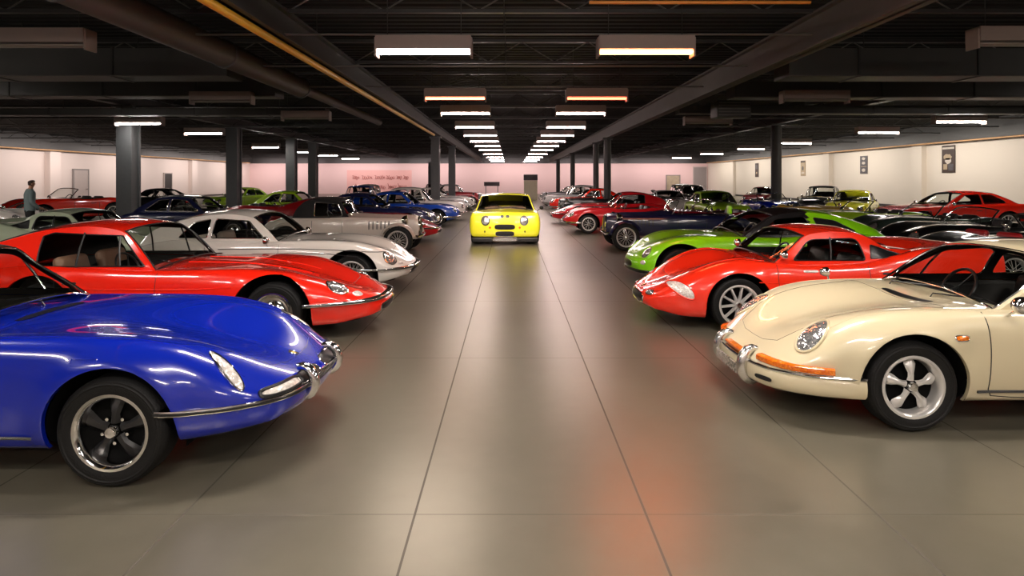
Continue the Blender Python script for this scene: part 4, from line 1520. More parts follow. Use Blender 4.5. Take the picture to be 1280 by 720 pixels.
# ---- pre-war style roadster with free-standing wheels and swept wings
def det_vintage(c):
    S = c.S
    R, tr = S['R'], S['track']
    for ax, a0, a1 in ((S['xf'], .25, 2.75), (S['xr'], .35, 2.85)):
        for s in (-1, 1):
            mb = MB()
            vs, fs = [], []
            n = 18
            for k in range(n + 1):
                a = a0 + (a1 - a0) * k / n
                for q, (dy, dr) in enumerate(((-.12, -.02), (-.08, .02), (0, .035), (.08, .02), (.12, -.02))):
                    r = R + .05 + dr
                    vs.append((ax - r * math.cos(a), s * tr + dy, R + r * math.sin(a)))
                if k:
                    fs += [((k - 1) * 5 + q, (k - 1) * 5 + q + 1, k * 5 + q + 1, k * 5 + q) for q in range(4)]
            mb.add(vs, fs)
            mb.tube([(ax, s * (tr - .25), R), (ax, s * (tr - .13), R + .25), (ax, s * tr, R + .05 + R)], .014, 6)
            c.fix(mb).build('wing', c.S['opt'].get('wing') or c.paint, c.root)
        mb = MB()
        mb.tube([(ax, -tr, R), (ax, tr, R)], .03, 8)
        c.fix(mb).build('axle', TRIM, c.root)
    for s in (-1, 1):
        mb = MB()
        mb.box(((S['xf'] + S['xr']) / 2, s * (tr - .06), .30), (S['xr'] - S['xf'] - .7, .24, .03))
        c.fix(mb).build('running_board', TRIM, c.root)
        mb = MB()
        mb.lathe([(0, .10), (.06, .09), (.10, .04), (.115, -.02), (.115, -.04)], 'x', 20, c=(.30, s * .36, .80))
        mb.tube([(.32, s * .2, .6), (.32, s * .36, .70)], .014, 6)
        h = c.fix(mb).build('headlight', CHROME, c.root)
        mb = MB()
        mb.lathe([(.112, -.04), (.07, -.055), (0, -.06)], 'x', 20, c=(.30, s * .36, .80))
        c.fix(mb).build('lens', LENS, h)
    c.decal('grille', (-.1, 0, .60), (1, 0, 0), .20, .25, GRILLE, n=3, dome=.002, off=.006, rim=CHROME, rimr=.022, rimname='radiator_shell')
    mb = MB()
    mb.tube([(-.02, -.62, .42), (-.05, -.3, .42), (-.06, 0, .42), (-.05, .3, .42), (-.02, .62, .42)], .025, 8)
    mb.tube([(-.05, -.3, .42), (.25, -.26, .42)], .018, 6)
    mb.tube([(-.05, .3, .42), (.25, .26, .42)], .018, 6)
    c.fix(mb).build('front_bumper', CHROME, c.root)
    d0, d1 = S['door']
    c.seam([(d0, .8), (d0, .36), (d1, .36), (d1, .8)], 'side', 'door_seam', r=.005)
    for k in range(6):
        lamps_pair(c, 'hood_louvre', .7 + k * .09, .5, .68, .012, .10, TRIM, d=(0, -1, 0), n=4, dome=0, off=.004)

def spec_vintage(soft=True):
    prof = [(1.62, .8, .5), (1.68, .96, .50), (1.74, 1.10, .49), (1.80, 1.22, .48), (1.88, 1.25, .48), (2.2, 1.29, .48), (2.5, 1.27, .48), (2.7, 1.2, .47), (2.86, 1.05, .46), (2.96, .86, .46)]
    return dict(
        L=3.75, W=.60, R=.34, Ra=.40, xf=.42, xr=3.0, wd=.15, flare=0, exposed=True, track=.70,
        w=[(0, .24), (.2, .28), (1.0, .42), (1.6, .55), (2.5, .60), (3.2, .54), (3.75, .36)],
        zb=[(0, .34), (3.2, .34), (3.75, .42)], zm=[(0, .55), (3.75, .60)],
        zs=[(0, .80), (.1, .84), (1.0, .86), (1.6, .88), (2.4, .86), (3.0, .86), (3.5, .78), (3.75, .66)],
        ys=[(0, .72), (1.6, .82), (2.6, .86), (3.75, .75)],
        zc=[(0, .84), (.1, .90), (1.0, .93), (1.6, .96), (2.4, .90), (3.2, .88), (3.75, .66)],
        zn=.6, zr=.55, df=.04, dr=.12, bowF=.1, bowR=.15, wn=.96,
        open=(1.70, 2.8), seat_x=2.5, seat_h=.45, hood=(.15, 1.5), door=(1.75, 2.45), doorz=.85, wheel='wire', details=det_vintage, opt=dict(),
        cabin=dict(prof=prof if soft else prof[:4], open=not soft, header=3, rear=(7, 8), rear_s=.5, crown=[.05] * (10 if soft else 4), bulge=.01, trim=CHROME if soft else None, side_trim=CHROME, frame=CHROME,
                   windows=[dict(pts=[(1.76, .91), (1.86, 1.19), (2.40, 1.23), (2.42, .90)], r=.04)] if soft else []))
# ------------------------------------------------------------------ camera
EYE = 1.75
camd = bpy.data.cameras.new('camera')
cam = bpy.data.objects.new('camera', camd)
COL.objects.link(cam)
cam.location = (0, 0, EYE)
cam.rotation_euler = (PI / 2, 0, 0)
camd.sensor_width = 36
camd.lens = 36 * 750 / 1280
camd.shift_x = 2 / 1280
camd.shift_y = -135 / 1280
camd.clip_end = 300
scene.camera = cam

# ------------------------------------------------------------------ the hall
XL, XR, YB, YF, ZC = -33.0, 25.0, 76.0, -9.0, 5.0

def struct(o):
    o['kind'] = 'structure'
    return o

def floor_material():
    m = bpy.data.materials.new('polished_concrete')
    m.use_nodes = True
    nt = m.node_tree
    b = nt.nodes['Principled BSDF']
    L = nt.links.new
    tc = nt.nodes.new('ShaderNodeTexCoord')
    sx = nt.nodes.new('ShaderNodeSeparateXYZ')
    L(tc.outputs['Object'], sx.inputs[0])
    def math_(op, a, bb=None, c=None):
        n = nt.nodes.new('ShaderNodeMath')
        n.operation = op
        for i, v in enumerate((a, bb, c)):
            if v is None:
                continue
            if isinstance(v, (int, float)):
                n.inputs[i].default_value = v
            else:
                L(v, n.inputs[i])
        return n.outputs[0]
    # saw-cut joints every 1.21 m across and every 2.76 m along
    def joint(sock, off, pitch, half):
        t = math_('SUBTRACT', sock, off)
        t = math_('DIVIDE', t, pitch)
        fr = math_('SUBTRACT', t, math_('ROUND', t))
        d = math_('MULTIPLY', math_('ABSOLUTE', fr), pitch)
        return math_('LESS_THAN', d, half)
    jx = joint(sx.outputs[0], FLOOR_JX, 1.21, .006)
    jy = joint(sx.outputs[1], 3.14, 2.76, .0045)
    j = math_('MAXIMUM', jx, math_('MULTIPLY', jy, .55))
    n1 = nt.nodes.new('ShaderNodeTexNoise')
    n1.inputs['Scale'].default_value = .55
    n1.inputs['Detail'].default_value = 6
    L(tc.outputs['Object'], n1.inputs['Vector'])
    n2 = nt.nodes.new('ShaderNodeTexNoise')
    n2.inputs['Scale'].default_value = 7
    n2.inputs['Detail'].default_value = 5
    L(tc.outputs['Object'], n2.inputs['Vector'])
    rp = nt.nodes.new('ShaderNodeValToRGB')
    rp.color_ramp.elements[0].position = .3
    rp.color_ramp.elements[0].color = FLOOR_A
    rp.color_ramp.elements[1].position = .72
    rp.color_ramp.elements[1].color = FLOOR_B
    mixn = math_('ADD', math_('MULTIPLY', n1.outputs['Fac'], .7), math_('MULTIPLY', n2.outputs['Fac'], .3))
    L(mixn, rp.inputs['Fac'])
    mx = nt.nodes.new('ShaderNodeMix')
    mx.data_type = 'RGBA'
    L(j, mx.inputs['Factor'])
    L(rp.outputs['Color'], mx.inputs['A'])
    mx.inputs['B'].default_value = (.012, .010, .008, 1)
    L(mx.outputs['Result'], b.inputs['Base Color'])
    r = math_('MULTIPLY_ADD', n2.outputs['Fac'], .06, FLOOR_R)
    L(math_('ADD', r, math_('MULTIPLY', j, .4)), b.inputs['Roughness'])
    b.inputs['Specular IOR Level'].default_value = FLOOR_S
    b.inputs['IOR'].default_value = 1.75
    b.inputs['Specular Tint'].default_value = (1.0, .90, .74, 1)
    return m

FLOOR_JX = -.50
FLOOR_A = (.088, .080, .058, 1)
FLOOR_B = (.150, .136, .101, 1)
FLOOR_R = .285
FLOOR_S = 1.0

mb = MB()
mb.add([(XL, YF, 0), (XR, YF, 0), (XR, YB, 0), (XL, YB, 0)], [(0, 1, 2, 3)])
struct(mb.build('floor', floor_material(), smooth=False))
WALL_L = mat('wall_paint_left', (.86, .74, .69), rough=.7, vary=.03, scale=.4)
WALL_B = mat('wall_paint_back', (.84, .62, .60), rough=.7, vary=.03, scale=.4)
WALL_R = mat('wall_paint_right', (.86, .77, .67), rough=.7, vary=.03, scale=.4)
CEIL = mat('black_deck', (.010, .010, .010), rough=.8, vary=.2)
STEEL = mat('painted_steel', (.035, .034, .033), rough=.45, vary=.15)
STEELGREY = mat('grey_steel', (.085, .090, .095), rough=.4, vary=.12)
DUCTGREY = mat('duct_paint', (.050, .050, .047), rough=.45, vary=.15, scale=2)
DUCTBROWN = mat('round_duct_paint', (.10, .088, .080), rough=.5, vary=.12, scale=3)
PIPE = mat('grey_pipe', (.16, .15, .14), rough=.4, metal=.5)
YELLOWPIPE = mat('yellow_pipe', (.90, .50, .03), rough=.4)
ORANGEPIPE = mat('orange_pipe', (.55, .20, .03), rough=.4)
COPPER = mat('copper_pipe', (.62, .36, .18), rough=.35, metal=.4)
for nm, m, c, d in (('wall_left', WALL_L, (XL - .1, (YB + YF) / 2, ZC / 2), (.2, YB - YF, ZC)),
                    ('wall_right', WALL_R, (XR + .1, (YB + YF) / 2, ZC / 2), (.2, YB - YF, ZC)),
                    ('wall_back', WALL_B, ((XL + XR) / 2, YB + .1, ZC / 2), (XR - XL + .4, .2, ZC)),
                    ('wall_front', WALL_L, ((XL + XR) / 2, YF - .1, ZC / 2), (XR - XL + .4, .2, ZC))):
    mb = MB()
    mb.box(c, d)
    struct(mb.build(nm, m, smooth=False))
# corrugated black roof deck
mb = MB()
vs, fs = [], []
y, k = YF, 0
while y < YB:
    for yy, zz in ((y, ZC + .04), (y + .10, ZC + .04), (y + .14, ZC), (y + .26, ZC), (y + .30, ZC + .04)):
        vs += [(XL, yy, zz), (XR, yy, zz)]
    y += .30
for i in range(len(vs) // 2 - 1):
    fs.append((2 * i, 2 * i + 1, 2 * i + 3, 2 * i + 2))
mb.add(vs, fs)
struct(mb.build('ceiling', CEIL, smooth=False))
# wall piers and dado
n = 0
for y in (22, 32.5, 43, 52.5, 62, 70):
    n += 1
    mb = MB()
    mb.box((XL + .2, y, 2.2), (.4, 1.0, 4.4))
    struct(mb.build('trim_%d' % n, WALL_L, smooth=False))
for y in (27, 36.5, 47, 57, 67):
    n += 1
    mb = MB()
    mb.box((XR - .15, y, 2.2), (.3, .9, 4.4))
    struct(mb.build('trim_%d' % n, WALL_R, smooth=False))
for s, x in (('left', XL + .02), ('right', XR - .02)):
    mb = MB()
    mb.box((x, (YB + YF) / 2, .08), (.04, YB - YF, .16))
    struct(mb.build('baseboard_' + s, STEEL, smooth=False))
# dark fascia band along the top of the walls
n += 1
for c, d in (((XL + .25, (YB + YF) / 2, 4.4), (.5, YB - YF, 1.1)), ((XR - .2, (YB + YF) / 2, 4.4), (.4, YB - YF, 1.1)), (((XL + XR) / 2, YB - .2, 4.4), (XR - XL, .4, 1.1))):
    mb = MB()
    mb.box(c, d)
    struct(mb.build('trim_%d' % n, STEEL, smooth=False))
    n += 1
# doors
DOORPAINT = mat('door_paint', (.55, .47, .44), rough=.5)
DOORGREY = mat('grey_door_paint', (.30, .27, .26), rough=.5)
BEIGE = mat('beige_board', (.45, .38, .26), rough=.6, vary=.25, scale=3)
def door(nm, c, d, m, leaf, axis):
    fr = MB()
    x, y, z = c
    w, h = d
    t = .10
    for s in (-1, 1):
        if axis == 'x':
            fr.box((x, y + s * w / 2, h / 2), (.12, t, h + t))
        else:
            fr.box((x + s * w / 2, y, h / 2), (t, .12, h + t))
    fr.box((x, y, h), (.12, w, t) if axis == 'x' else (w, .12, t))
    o = struct(fr.build(nm, leaf, smooth=False))
    p = MB()
    p.box((x, y, h / 2), (.06, w - t, h - t / 2) if axis == 'x' else (w - t, .06, h - t / 2))
    p.build('door_leaf', m, o, smooth=False)
    k = MB()
    k.lathe([(0, -.05), (.05, -.03), (.05, .03), (0, .05)], 'z', 12, c=(x + (.08 if x < 0 else -.08), y + w * .36, 1.05) if axis == 'x' else (x + w * .36, y - .08, 1.05))
    k.build('door_handle', CHROME, o)
door('door_1', (XL + .06, 46.0, 0), (1.6, 2.55), DOORPAINT, DOORGREY, 'x')
door('door_2', (XL + .06, 57.7, 0), (1.3, 2.4), STEEL, DOORPAINT, 'x')
door('door_3', (20.6, YB - .06, 0), (1.7, 2.35), BEIGE, DOORGREY, 'y')
door('door_4', (24.0, YB - .06, 0), (1.7, 3.4), DOORGREY, DOORPAINT, 'y')

# columns
def column(x, y, w, round_=False, h=3.85, m=STEELGREY):
    mb = MB()
    if round_:
        mb.lathe([(w / 2, 0), (w / 2, h)], 'z', 20, c=(x, y, 0))
        mb.box((x, y, h - .03), (w * 1.5, w * 1.5, .06))
        mb.box((x, y, .015), (w * 1.6, w * 1.6, .03))
    else:
        f = w / 6
        mb.box((x, y - w / 2 + f / 2, h / 2), (w, f, h))
        mb.box((x, y + w / 2 - f / 2, h / 2), (w, f, h))
        mb.box((x, y, h / 2), (w * .82, w - 2 * f + .01, h))
        mb.box((x, y, h - .03), (w * 1.4, w * 1.4, .06))
    return struct(mb.build('column', m, smooth=round_))
for y in (22.0, 30.4, 38.4, 42.6):
    column(-14.0, y, .56, h=4.44)
column(-3.62, 29.0, .40)
column(-3.62, 37.2, .40)
column(-9.4, 70, .35)
for y, w in ((30.0, .36), (34.0, .32), (46.8, .36), (61.0, .40)):
    column(4.85, y, w, True, m=STEEL)
column(12.85, 29.0, .48, True, h=4.44, m=STEEL)

# girders along the two inner column lines
def ibeam(x, y0, y1, zb, h, w, m=STEEL):
    mb = MB()
    mb.box((x, (y0 + y1) / 2, zb + .02), (w, y1 - y0, .04))
    mb.box((x, (y0 + y1) / 2, zb + h - .02), (w, y1 - y0, .04))
    mb.box((x, (y0 + y1) / 2, zb + h / 2), (.05, y1 - y0, h))
    return struct(mb.build('beam', m, smooth=False))
ibeam(4.9, YF + .1, 75, 3.86, .55, .26, DUCTBROWN)
ibeam(-3.62, YF + .1, 75, 3.98, .45, .24)
ibeam(-14.0, YF + .1, 75, 4.44, .45, .3)
ibeam(12.85, YF + .1, 75, 4.44, .45, .3)
# open web roof trusses across the hall
for k in range(17):
    y = 5.4 + k * 4.1
    t = tag(empty('roof_truss', (0, y, 4.5)), 'dark open web steel truss spanning the hall under the black roof deck', 'truss', 'roof trusses across the hall')
    for nm, z, hh in (('top_chord', .40, .07), ('bottom_chord', -.08, .06)):
        mb = MB()
        mb.box(((XL + XR) / 2, 0, z), (XR - XL - 1.2, .09, hh))
        mb.build(nm, STEEL, t, smooth=False)
    mb = MB()
    x = XL + 1
    up = False
    while x < XR - 1.6:
        mb.tube([(x, 0, .38 if up else -.07), (x + .75, 0, -.07 if up else .38)], .014 if y < 30 else .02, 4, caps=False)
        x += .75
        up = not up
    mb.build('web', PIPE if y < 16 else STEEL, t, smooth=False)

# ------------------------------------------------------------------ services under the roof
def pipe(nm, pts, r, m, label, cat='pipe', seg=10, group=None):
    mb = MB()
    mb.tube(pts, r, seg)
    o = tag(mb.build(nm, m), label, cat, group)
    a, b = Vector(pts[0]), Vector(pts[-1])
    n = max(1, int((b - a).length / 6))
    for k in range(n):
        q = a.lerp(b, (k + .5) / n)
        mb = MB()
        mb.tube([q, (q.x, q.y, ZC - .01)], .008, 4)
        mb.build('hanger', STEEL, o)
    return o
pipe('gas_pipe', [(-3.66, -6, 3.91), (-3.66, 10, 3.91), (-3.66, 20, 3.91), (-3.66, 28.7, 3.91)], .06, YELLOWPIPE, 'long yellow pipe running below the girder to the dark column left of the aisle')
pipe('conduit', [(1.0, 7.6, 4.0), (3.8, 7.6, 4.0)], .022, ORANGEPIPE, 'short orange pipe crossing high above the aisle at the top of the photo')
for k, (y, z) in enumerate(((9.35, 4.02), (11.9, 4.01), (14.6, 4.02))):
    pipe('conduit', [(-4.9, y, z), (4.7, y, z)], .018, PIPE, ['thin grey pipe above the first pair of aisle lamps', 'thin grey pipe between the first and second pair of aisle lamps', 'thin grey pipe above the second pair of aisle lamps'][k])
pipe('sprinkler_pipe', [(XR - .75, 6, 3.86), (XR - .75, 74, 3.86)], .05, COPPER, 'copper brown pipe running along the top of the right wall')
pipe('sprinkler_pipe', [(XL + .85, 20, 3.84), (XL + .85, 74, 3.84)], .05, COPPER, 'copper brown pipe running along the top of the left wall')
# round duct on the left with a collar and a thinner run behind it
d = tag(empty('round_duct', (-5.25, 0, 4.06)), 'big round brownish duct running lengthwise above the left cars', 'duct')
mb = MB()
mb.lathe([(.24, -6), (.24, 15.0)], 'y', 28)
mb.build('duct_tube', DUCTBROWN, d)
for y in (6.9, 11.0, 15.0):
    mb = MB()
    mb.lathe([(.24, y - .04), (.262, y - .03), (.262, y + .03), (.24, y + .04)], 'y', 28)
    mb.build('collar', STEELGREY, d)
mb = MB()
mb.lathe([(.24, 15.0), (.13, 15.5), (.13, 24)], 'y', 24)
mb.build('thin_duct', DUCTBROWN, d)
for y in (8, 14, 20):
    mb = MB()
    mb.tube([(0, y, .1), (0, y, .93)], .01, 5)
    mb.build('hanger', STEEL, d)
# rectangular cross ducts
for k, (x0, x1, y, z, h, w) in enumerate(((-31, -5.7, 12.4, 4.12, .56, .7), (5.6, 24, 12.4, 4.12, .56, .7), (-31, -6.0, 15.6, 4.1, .42, .6), (5.8, 24, 15.8, 4.1, .42, .6), (-31, -6.1, 20.0, 4.0, .22, .5), (5.4, 24, 19.4, 4.0, .24, .5))):
    nm = ['first', 'second', 'third'][k // 2]
    t = tag(empty('air_duct', (x0, y, z)), 'dark grey rectangular duct crossing above the %s cars, %s from the camera' % ('left' if x0 < 0 else 'right', nm), 'duct')
    mb = MB()
    mb.box(((x1 - x0) / 2, 0, 0), (x1 - x0, w, h))
    mb.build('duct_box', DUCTGREY, t, smooth=False)
    q = 1.4
    while q < x1 - x0:
        mb = MB()
        mb.box((q, 0, 0), (.04, w + .04, h + .04))
        mb.build('duct_flange', STEEL, t, smooth=False)
        mb = MB()
        mb.tube([(q + .3, 0, 0), (q + .3, 0, 4.99 - z)], .01, 5)
        mb.build('hanger', STEEL, t)
        q += 2.4
    mb = MB()
    mb.tube([(0, -w / 2 - .02, -h / 2), (x1 - x0, -w / 2 - .02, -h / 2)], .014, 5)
    mb.build('edge_strip', PIPE, t)
# unit heater by the right girder
t = tag(empty('unit_heater', (6.6, 18.0, 3.86)), 'grey box heater hanging under the roof right of the brown girder', 'heater')
mb = MB()
mb.rbox((0, 0, 0), (1.0, .6, .5), .02)
mb.build('heater_body', DUCTGREY, t)
for k in range(5):
    mb = MB()
    mb.box((0, -.31, -.18 + k * .09), (.9, .03, .03))
    mb.build('louvre', PIPE, t, smooth=False)
for q in (-.45, .45):
    mb = MB()
    mb.tube([(q, 0, .2), (q, 0, 1.12)], .012, 5)
    mb.build('hanger', STEEL, t)

# ------------------------------------------------------------------ lamps
def emis(name, col, strength):
    if name in MATS:
        return MATS[name]
    m = bpy.data.materials.new(name)
    m.use_nodes = True
    nt = m.node_tree
    b = nt.nodes['Principled BSDF']
    tc = nt.nodes.new('ShaderNodeTexCoord')
    nz = nt.nodes.new('ShaderNodeTexNoise')
    nz.inputs['Scale'].default_value = 2
    nt.links.new(tc.outputs['Object'], nz.inputs['Vector'])
    mr = nt.nodes.new('ShaderNodeMapRange')
    mr.inputs['To Min'].default_value = strength * .95
    mr.inputs['To Max'].default_value = strength * 1.05
    nt.links.new(nz.outputs['Fac'], mr.inputs['Value'])
    nt.links.new(mr.outputs['Result'], b.inputs['Emission Strength'])
    b.inputs['Emission Color'].default_value = list(col) + [1]
    b.inputs['Base Color'].default_value = (.8, .8, .8, 1)
    MATS[name] = m
    return m
LS = 42.0
E_WHITE = emis('tube_white', (1.0, .87, .78), LS)
E_PINK = emis('tube_pink', (1.0, .80, .76), LS)
E_ORANGE = emis('tube_orange', (1.0, .22, .07), LS * .7)
E_RED = emis('tube_red', (1.0, .11, .05), 7)
E_AMBER = emis('tube_amber', (1.0, .22, .10), 7)
E_COOL = emis('tube_neutral', (1.0, .93, .86), LS)
E_NEAR = emis('tube_bright', (1.0, .90, .82), LS * 2.1)  # boosted for the unseen lamps, to brighten the near cars
E_OFF = mat('tube_off', (.32, .29, .26), rough=.4)
HOUSING = mat('lamp_housing', (.26, .20, .175), rough=.5)
LAMPS = {}
def lamp(x, y, label, tube=E_WHITE, w=1.42, z=3.72, group=None):
    t = tag(empty('ceiling_lamp', (x, y, z)), label, 'lamp', group)
    key = (tube.name, w)
    if key not in LAMPS:
        a = MB()
        a.box((0, 0, .15), (w + .03, .30, .21))
        a.box((-w / 2 - .02, 0, .085), (.03, .24, .29))
        a.box((w / 2 + .02, 0, .085), (.03, .24, .29))
        A = a.build('housing', HOUSING, smooth=False)
        b = MB()
        vs, fs = [], []
        for i, xx in enumerate((-w / 2, w / 2)):
            for k in range(9):
                q = PI + PI * k / 8
                vs.append((xx, .10 * math.cos(q), math.sin(q) * .032 + .025))
        for k in range(8):
            fs.append((k, k + 1, 10 + k, 9 + k))
        fs += [tuple(range(9)), tuple(range(17, 8, -1))]
        b.add(vs, fs)
        B = b.build('tube', tube)
        cc = MB()
        cc.tube([(0, 0, .2), (0, 0, 1.28)], .007, 4)
        C_ = cc.build('hanger', STEEL)
        LAMPS[key] = [A.data, B.data, C_.data]
        for o in (A, B, C_):
            bpy.data.objects.remove(o)
    link('housing', LAMPS[key][0], t)
    link('tube', LAMPS[key][1], t)
    for s in (-1, 1):
        link('hanger', LAMPS[key][2], t).location = (s * w * .4, 0, 0)
    return t
ORD = ['nearest', 'second', 'third', 'fourth', 'fifth', 'sixth', 'seventh', 'eighth', 'ninth', 'tenth', 'eleventh', 'twelfth', 'thirteenth', 'fourteenth']
rowY = [9.26, 14.5, 17.8, 22.5, 26.6, 30.7, 34.8, 39.5, 45.7, 52.0, 58.0, 64.0]
for k, y in enumerate(rowY):
    tl = [E_WHITE, E_AMBER][k == 1] if k < 3 else E_PINK
    tr = [E_ORANGE, E_RED][k] if k < 2 else E_PINK
    lamp(-1.33, y, 'lit lamp of the left row above the aisle, %s from the camera%s' % (ORD[k], {0: ', glowing white', 1: ', glowing orange'}.get(k, '')), tl, z=3.70)
    lamp(2.08, y, 'lit lamp of the right row above the aisle, %s from the camera%s' % (ORD[k], {0: ', glowing orange', 1: ', glowing red'}.get(k, '')), tr, z=3.70)
for k, y in enumerate((21.2, 25.7, 36.6, 43.0, 49.0, 56.0)):
    lamp(-13.1 if k < 2 else -14.9, y, 'lit white lamp over the far left cars, %s from the camera' % ORD[k], E_COOL, 1.6)
for k, y in enumerate((20.6, 25.2, 32.5, 38.5, 46.0, 54.0)):
    lamp(15.4, y, 'lit white lamp over the far right cars, %s from the camera' % ORD[k], E_COOL, 1.7)
for k, (x, y) in enumerate(((-7.0, 8.9), (-7.3, 15.2), (-6.6, 19.4))):
    lamp(x, y, 'unlit grey lamp under the left ducts, %s from the camera' % ORD[k], E_OFF, 1.5)
for k, (x, y) in enumerate(((7.6, 8.8), (7.6, 15.0), (6.9, 21.0))):
    lamp(x, y, 'unlit grey lamp under the right ducts, %s from the camera' % ORD[k], E_OFF, 1.6)
# aisle rows carry on unseen; side lamps are added to light the near cars
for k, y in enumerate((4.6, .4, -3.8)):
    lamp(-1.40, y, 'lit lamp of the left aisle row, behind the photographed part of the row', E_NEAR, group='aisle lamps over and behind the camera')
    lamp(2.08, y, 'lit lamp of the right aisle row, behind the photographed part of the row', E_NEAR, group='aisle lamps over and behind the camera')
    lamp(-6.0, y - 1, 'added unseen lamp over the left cars, lighting the near cars', E_NEAR, group='added side lamps beside the camera')
    lamp(6.4, y - 1, 'added unseen lamp over the right cars, lighting the near cars', E_NEAR, group='added side lamps beside the camera')
for k, y in enumerate((3, 8, 13)):  # unseen bay lamps added to brighten the sides of the hall
    lamp(-15.5, y, 'added unseen lamp brightening the side bay', E_NEAR, 1.6, group='added side bay lamps beside the camera')
    lamp(17.0, y, 'added unseen lamp brightening the side bay', E_NEAR, 1.6, group='added side bay lamps beside the camera')

# area lights without fixtures, added to brighten the walls
def fill_light(nm, loc, rot, sx, sy, power, col):
    l = bpy.data.lights.new(nm, 'AREA')
    l.shape = 'RECTANGLE'
    l.size, l.size_y = sx, sy
    l.energy = power
    l.color = col
    o = bpy.data.objects.new(nm, l)
    COL.objects.link(o)
    o.location = loc
    o.rotation_euler = rot
    return o
def aim(o, tgt):
    o.rotation_euler = (Vector(tgt) - o.location).to_track_quat('-Z', 'Y').to_euler()
for k in range(6):
    y = 24 + k * 9
    o = fill_light('wall_fill_left', (XL + 3.0, y, 3.9), (0, 0, 0), .3, 7, 130, (1, .88, .82))
    o.rotation_euler = (0, math.radians(48), 0)
    o = fill_light('wall_fill_right', (XR - 3.0, y, 3.9), (0, 0, 0), .3, 7, 130, (1, .92, .82))
    o.rotation_euler = (0, math.radians(-48), 0)
for k in range(6):
    x = -28 + k * 9.4
    o = fill_light('wall_fill_back', (x, YB - 3.0, 3.9), (0, 0, 0), 8, .3, 150, (1, .82, .80))
    o.rotation_euler = (math.radians(50), 0, 0)

for x in (-1.4, 2.1):  # added fill lights that brighten the front of the yellow coupe
    o = fill_light('aisle_fill', (x, 10.6, 3.9), (0, 0, 0), 1.3, .25, 15, (1, .88, .80))
    o.data.spread = math.radians(42)
    aim(o, (0, 17.5, .4))
w = bpy.data.worlds.new('world')
scene.world = w
w.use_nodes = True
w.node_tree.nodes['Background'].inputs[0].default_value = (1.0, .85, .78, 1)
w.node_tree.nodes['Background'].inputs[1].default_value = .03
scene.view_settings.view_transform = 'Standard'
scene.view_settings.look = 'None'
scene.view_settings.exposure = 0.5
scene.cycles.max_bounces = 7
scene.cycles.diffuse_bounces = 3
scene.cycles.glossy_bounces = 4
scene.cycles.transparent_max_bounces = 12
scene.cycles.sample_clamp_indirect = 6.0
scene.cycles.caustics_reflective = False
scene.cycles.caustics_refractive = False
scene.cycles.blur_glossy = 0.5

# ------------------------------------------------------------------ pictures on the walls
def poster(y, z0, z1, w, label, cols, seed):
    t = tag(empty('poster', (XR - .024, y, z0)), label, 'poster')
    h = z1 - z0
    mb = MB()
    mb.box((0, 0, h / 2), (.04, w, h))
    mb.build('backing', cols[0], t, smooth=False)
    rnd = random.Random(seed)
    for kind in cols[1]:
        m, yy, zz, ww, hh, oval = kind
        q = MB()
        if oval:
            ring = []
            for k in range(20):
                a = 2 * PI * k / 20
                r = 1 + rnd.uniform(-.14, .14)
                ring.append((-.026, yy * w + ww * w / 2 * r * math.cos(a), zz * h + hh * h / 2 * r * math.sin(a)))
            q.add(ring, [tuple(range(20))])
        else:
            q.box((-.022, yy * w, zz * h), (.008, ww * w, hh * h))
        q.build('printed_panel', m, t, smooth=False)
PBROWN = mat('poster_brown', (.045, .022, .016), rough=.5, vary=.3)
PTAN = mat('poster_tan', (.45, .34, .22), rough=.5, vary=.3, scale=20)
PPALE = mat('poster_pale', (.62, .55, .48), rough=.5, vary=.3, scale=14)
PGREY = mat('poster_grey', (.09, .08, .09), rough=.5, vary=.3, scale=8)
poster(34.2, 2.16, 3.72, 1.02, 'brown framed poster with pale rounded motif, nearest poster on the right wall',
       (PBROWN, [(PPALE, 0, .90, .9, .07, 0), (PTAN, .05, .58, .62, .22, 1), (PPALE, .02, .44, .48, .22, 1), (PTAN, .22, .22, .3, .2, 0), (PGREY, -.2, .2, .4, .24, 0)], 1), 3)
poster(42.4, 2.2, 3.45, .85, 'grey poster with three pale round motifs stacked vertically',
       (PGREY, [(PPALE, 0, .84, .45, .16, 1), (PPALE, 0, .60, .45, .16, 1), (PPALE, 0, .20, .50, .2, 1), (PTAN, 0, .40, .8, .03, 0)], 2), 5)
poster(51.2, 2.1, 3.4, .80, 'tan poster with dark top band on the right wall beyond the round column',
       (PTAN, [(PBROWN, 0, .93, .9, .12, 0), (PGREY, 0, .5, .4, .3, 1), (PPALE, 0, .2, .6, .1, 0)], 3), 7)
poster(60.8, 2.05, 3.45, .80, 'small dark poster on the right wall left of the round column',
       (PBROWN, [(PGREY, 0, .72, .6, .3, 0), (PTAN, 0, .3, .4, .16, 1)], 4), 9)

# two lines of faded red brush lettering on the back wall; the strokes are not readable in the photo either
SCRIPT = mat('faded_red_paint', (.50, .17, .15), rough=.8, vary=.25, scale=6)
mb = MB()
rnd = random.Random(11)
for row, (x0, x1, zz) in enumerate(((-20.0, -13.4, 2.05), (-19.6, -13.6, .85))):
    x = x0
    while x < x1:
        wl = rnd.uniform(.5, 1.3)
        n = int(wl / .28) + 2
        pts = []
        for k in range(n * 3):
            q = k / (n * 3 - 1)
            pts.append((x + wl * q + .10 * math.sin(k * 2.1), YB - .045, zz + .22 * math.sin(k * 1.9 + row) + rnd.uniform(-.08, .08) + (.22 if k == 0 else 0)))
        mb.tube(pts, .035, 5)
        x += wl + rnd.uniform(.15, .35)
mural = empty('mural', (0, 0, 0))
tag(mural, 'salmon pink patch with two lines of faded red lettering on the back wall', 'mural')
mb.build('brush_lettering', SCRIPT, mural)
PINKPANEL = mat('salmon_paint', (.86, .50, .46), rough=.8, vary=.06, scale=1)
mb = MB()
mb.box((-16.6, YB - .006, 1.5), (8.2, .004, 3.0))
